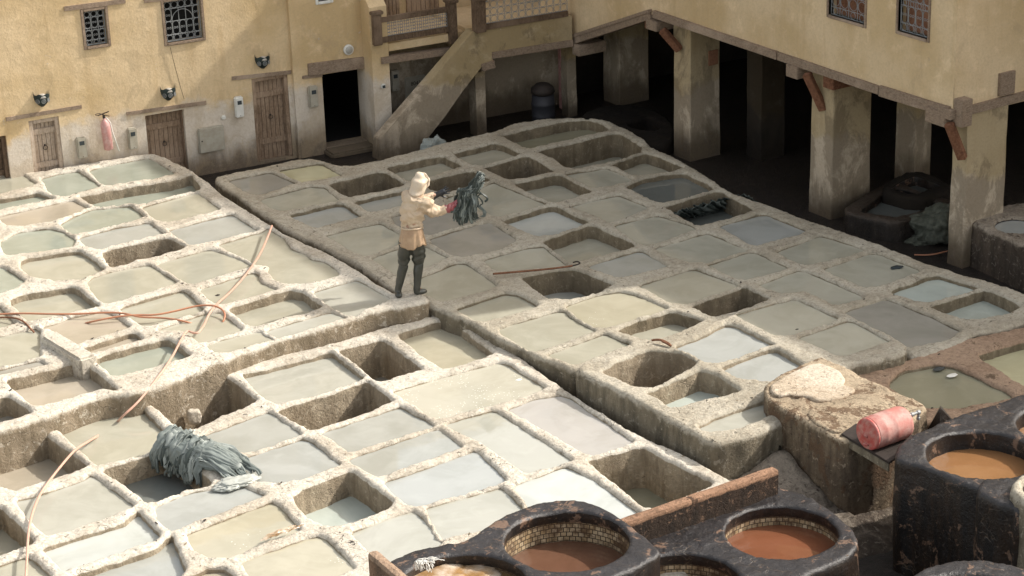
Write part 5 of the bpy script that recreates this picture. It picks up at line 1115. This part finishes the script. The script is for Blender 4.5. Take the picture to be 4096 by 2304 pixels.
def folds(d):
    q_ = Vector((d.x * 5, d.y * 5, d.z * 11)); rid = 1 - 2 * abs(noise.noise(q_ + Vector((noise.noise(d * 6), 0, 2 * noise.noise(d * 4)))))
    return .018 * (rid ** 3 if rid > 0 else 0) - .008 + .016 * math.sin(d.z * 30 + 11 * noise.noise(d * 3.4)) * (.35 + abs(noise.noise(d * 4 + Vector((3, 0, 0))))) + .022 * noise.noise(d * 7) + .014 * abs(noise.noise(d * 15)) - .008
blob('jacket', [([Q(.125, .0, 1.0), Q(.13, .01, 1.12), chest, Q(.165, .05, 1.38), Q(.19, .07, 1.44)], [.135, .15, .172, .15, .09], (RT, 1.08, .78)), ([Q(.05, .15, 1.39), Q(.28, -.03, 1.37)], [.10, .105], (UPZ, 1, 1)),
    ([shL, elL, wrL.lerp(elL, .2)], [.085, .07, .05], (RT, 1, 1)), ([shR, elR, wrR.lerp(elR, .1)], [.095, .082, .058], (UPZ, 1.15, .95))], M['jacket'], man, .012, 5, folds)
def folds2(d):
    an = math.atan2(d.dot(FW), d.dot(RT) - .12); return .009 * math.sin(an * 7 + 3 * noise.noise(d * 4)) * max(0, min(1, (1.0 - d.z) * 4)) + .008 * noise.noise(d * 8)
mb = MB(); n = 64; lv = 12; vs = []; fs = []
for i in range(lv + 1):
    f = i / lv; rr = .132 + .052 * f ** .8
    for k in range(n):
        a = 2 * math.pi * k / n; w_ = 1 + f * (.07 * math.sin(a * 7 + 2 * nz(math.cos(a) * 2, math.sin(a) * 2, 1)) + .05 * math.sin(a * 13 + 1.3)) + .04 * nz(math.cos(a) * 3, f * 4, math.sin(a) * 3)
        z_ = 1.03 - .275 * f - f * .025 * math.sin(a * 3 + .6) - f * .012 * nz(a * 3, 0, 4)
        vs.append(Q(.122 - .006 * f + rr * w_ * 1.0 * math.cos(a), rr * w_ * .78 * math.sin(a), z_))
for i in range(lv):
    for k in range(n): fs.append((i * n + k, i * n + (k + 1) % n, (i + 1) * n + (k + 1) % n, (i + 1) * n + k))
mb.add(vs, fs); solid(mb.build('jacket_skirt', M['jacketlow'], man, True), .006)
mb = MB(); mb.tube([Q(.125, 0, 1.02) + RT * (.142 * math.cos(q)) + FW * (.118 * math.sin(q)) + Vector((0, 0, .004 * math.sin(3 * q))) for q in [2 * math.pi * k / 30 for k in range(31)]], .012, 6, None, False); mb.build('belt', M['jacket'], man, True)
blob('hood', [([Q(.195, .08, 1.44), Q(.225, .11, 1.53), Q(.25, .135, 1.63), Q(.262, .15, 1.70)], [.105, .115, .122, .085], (RT, .92, 1.08)), ([Q(.30, .17, 1.53), Q(.335, .20, 1.60), Q(.31, .19, 1.70)], [.05, .062, .05], (FW, 1, 1))], M['hoodc'], man, .010, 4, lambda d: .010 * noise.noise(d * 10) + .006 * math.sin(d.z * 55 + 6 * noise.noise(d * 4)))
mb = MB(); mb.tube(smooth([Q(.30, .10, 1.50), Q(.36, .13, 1.56), Q(.385, .16, 1.63), Q(.355, .16, 1.71), Q(.31, .15, 1.75)], 2), .007, 6); mb.build('hood_seam', M['hoodc'], man, True)
wf = lambda d: .012 * math.sin(d.z * 40 + 7 * noise.noise(d * 4)) * (.3 + abs(noise.noise(d * 5))) + .010 * noise.noise(d * 9)
blob('waders', [([Q(.11, 0, .92), Q(.115, -.01, .80)], [.12, .125], (RT, 1.0, .7)), ([hipL, Q(-.005, .02, .62), knL + Vector((0, 0, .03))], [.092, .09, .078], (RT, 1, 1)), ([hipR, Q(.195, .02, .62), knR + Vector((0, 0, .03))], [.098, .097, .088], (RT, 1, 1)), ([knL + Vector((0, 0, .02)), knL - Vector((0, 0, .05))], [.078, .062], (RT, 1, 1)), ([knR + Vector((0, 0, .02)), knR - Vector((0, 0, .05))], [.086, .068], (RT, 1, 1))], M['waders'], man, .011, 4, wf)
for a, b, toe in ((knL, anL, Q(-.10, -.10, .045)), (knR, anR, Q(.26, .06, .05))):
    heel = Vector((b.x, b.y, FO.z + .05)); toe = Vector((toe.x, toe.y, FO.z + .045))
    blob('boot', [([a - Vector((0, 0, .03)), a.lerp(b, .35), a.lerp(b, .8), b, heel], [.068, .066, .052, .048, .050], (RT, 1, 1)), ([heel, heel.lerp(toe, .5), toe], [.048, .05, .042], (UPZ, .8, 1.05))], M['waders'], man, .009, 4, lambda d: .006 * noise.noise(d * 12))
def hand(w, dirv, palm_n, mat, curl, name, sp=4):
    """palm, five bent fingers of different length, thumb from the side"""
    dv = Vector(dirv).normalized(); pn = Vector(palm_n); pn = (pn - dv * pn.dot(dv)).normalized(); sd_ = dv.cross(pn); ch = []
    ch.append(([w - dv * .09, w - dv * .02, w + dv * .03, w + dv * .085], [.044, .036, .038, .036], (sd_, 1.15, .62)))
    for i, (o_, ln_) in enumerate(((-.033, .068), (-.011, .078), (.011, .074), (.032, .058))):
        p0 = w + dv * .085 + sd_ * o_; d1 = (dv + sd_ * o_ * sp).normalized(); d2 = (d1 * math.cos(curl) + pn * math.sin(curl)); d3 = (d1 * math.cos(curl * 2) + pn * math.sin(curl * 2)); p1 = p0 + d1 * ln_ * .42; p2 = p1 + d2 * ln_ * .34; p3 = p2 + d3 * ln_ * .3
        ch.append(([p0 - d1 * .02, p0, p1, p2, p3], [.010, .0105, .010, .009, .0075], (sd_, 1, 1)))
    t0 = w + dv * .025 - sd_ * .035; t1 = t0 + (dv * .5 - sd_ * .8 + pn * .3).normalized() * .04; t2 = t1 + (dv * .8 - sd_ * .35 + pn * .5).normalized() * .035
    ch.append(([t0, t1, t2], [.015, .012, .010], (pn, 1, 1))); return blob(name, ch, mat, man, .0045, 2)
hand(wrL + RT * .05 + FW * .02, RT * .85 + FW * .1 + UPZ * .35, FW - UPZ * .2, M['glove_black'], .15, 'glove', 10)
hw = wrR + RT * .10 + FW * .03 + UPZ * .06; hd = (RT * .85 + FW * .25 + UPZ * .45)
blob('glove_cuff', [([wrR - RT * .02, wrR + RT * .05 + UPZ * .03, hw], [.062, .052, .040], (UPZ, 1, 1))], M['glove_red'], man, .007, 3, lambda d: .007 * math.sin(d.dot(RT) * 120))
hand(hw + hd.normalized() * .02, hd, FW, M['glove_red'], .8, 'glove')
# the bunch of hides he swings
G0 = Q(.84, .24, 1.36); hb = thing('hide_bunch', 'bunch of dripping blue grey hides held out in the red glove', 'hides', tuple(G0)); mb = MB(); rng = random.Random(3)
for k in range(64):
    a = rng.uniform(-1, 1); b = rng.uniform(-1, 1); L = rng.uniform(.2, .46) * (1 - .25 * abs(a)); x0 = -.02 + .16 * a
    s = G0 + RT * (.05 * a + .04) + FW * (.04 * b) + UPZ * rng.uniform(-.05, .07)
    top = G0 + RT * (.06 + .10 * a) + FW * .06 * b + UPZ * (.05 + .05 * rng.random())
    pts = [top, G0 + RT * (.06 + .12 * a) + FW * .08 * b - UPZ * .10, G0 + RT * (.05 + .15 * a - .03) + FW * .1 * b - UPZ * L * .7, G0 + RT * (.03 + .16 * a + .05 * rng.uniform(-1, 1)) + FW * .1 * b - UPZ * L]
    strip(mb, pts, rng.uniform(.025, .085), RT * .9 + FW * rng.uniform(-.6, .6), rng.choice((0, 2, 2)), .018, 5, rng.random() * 9, 2.2)
for k in range(36):                                    # the mass flung upward to the right
    a = rng.uniform(-1, 1); e = G0 + RT * (.20 + .12 * rng.random()) + UPZ * (.16 + .20 * rng.random() * (1 - .4 * abs(a))) + FW * .05 * a; s = G0 + RT * (.02 + .04 * rng.random()) + UPZ * rng.uniform(-.04, .05)
    strip(mb, [s, s.lerp(e, .45) + UPZ * .05 * a + RT * .02, s.lerp(e, .8) + UPZ * .03 * a, e], rng.uniform(.03, .10), UPZ * .6 - RT * .6 + FW * rng.uniform(-.5, .5), rng.choice((0, 1, 2)), .018, 5, rng.random() * 9, 2.2)
for k in range(7):                                     # curling tails
    e = G0 + RT * (.22 + .1 * rng.random()) + UPZ * rng.uniform(-.28, .12); s = G0 + RT * .12 + UPZ * (e.z - G0.z) * .6
    strip(mb, [s, s.lerp(e, .5) + UPZ * .05, e, e - UPZ * .06 + RT * .02, e - UPZ * .08 - RT * .02], rng.uniform(.02, .05), FW + RT * .5, rng.choice((0, 2)), .012, 3, rng.random() * 9)
bm = bmesh.new(); solid(mb.build('hides', [M['hide'], M['hide2'], M['hidedark']], hb, True), .003)
# ------------------------------------------------------------------ camera, light, sky
cam = bpy.data.cameras.new('camera'); co = bpy.data.objects.new('camera', cam); COL.objects.link(co)
cam.sensor_width = 36; cam.sensor_fit = 'HORIZONTAL'; cam.lens = 36 * 5600 / 2576; cam.clip_start = .5; cam.clip_end = 600
mm = Matrix((CR, CU, -CD)).transposed().to_4x4(); mm.translation = Vector((0, 0, CAMH)); co.matrix_world = mm; SC.camera = co
ldir = Vector((-1, SUNB, -.85)).normalized(); tosun = -ldir
elev = math.asin(tosun.z); rot = math.atan2(tosun.x, tosun.y)
sl = bpy.data.lights.new('sun', 'SUN'); sl.energy = SUN; sl.angle = math.radians(1.0); sl.color = (1, .945, .87)
so = bpy.data.objects.new('sun', sl); COL.objects.link(so); so.rotation_euler = ldir.to_track_quat('-Z', 'Y').to_euler(); so.location = (0, 0, 30)
w = bpy.data.worlds.new('World'); SC.world = w; w.use_nodes = True; nt = w.node_tree; bg = nt.nodes['Background']
sk = nt.nodes.new('ShaderNodeTexSky'); sk.sky_type = 'NISHITA'; sk.sun_disc = False; sk.sun_elevation = elev; sk.sun_rotation = rot; sk.dust_density = 2.5; sk.air_density = 1.0
hs = nt.nodes.new('ShaderNodeHueSaturation'); hs.inputs['Saturation'].default_value = .42; nt.links.new(sk.outputs[0], hs.inputs['Color'])
tn = nt.nodes.new('ShaderNodeMix'); tn.data_type = 'RGBA'; tn.blend_type = 'MULTIPLY'; tn.inputs[0].default_value = 1; tn.inputs[7].default_value = (1.0, .945, .85, 1)
nt.links.new(hs.outputs[0], tn.inputs[6]); nt.links.new(tn.outputs[2], bg.inputs[0]); bg.inputs[1].default_value = SKY
SC.view_settings.view_transform = 'Standard'; SC.view_settings.look = 'None'; SC.view_settings.gamma = 1; SC.view_settings.exposure = EXPO
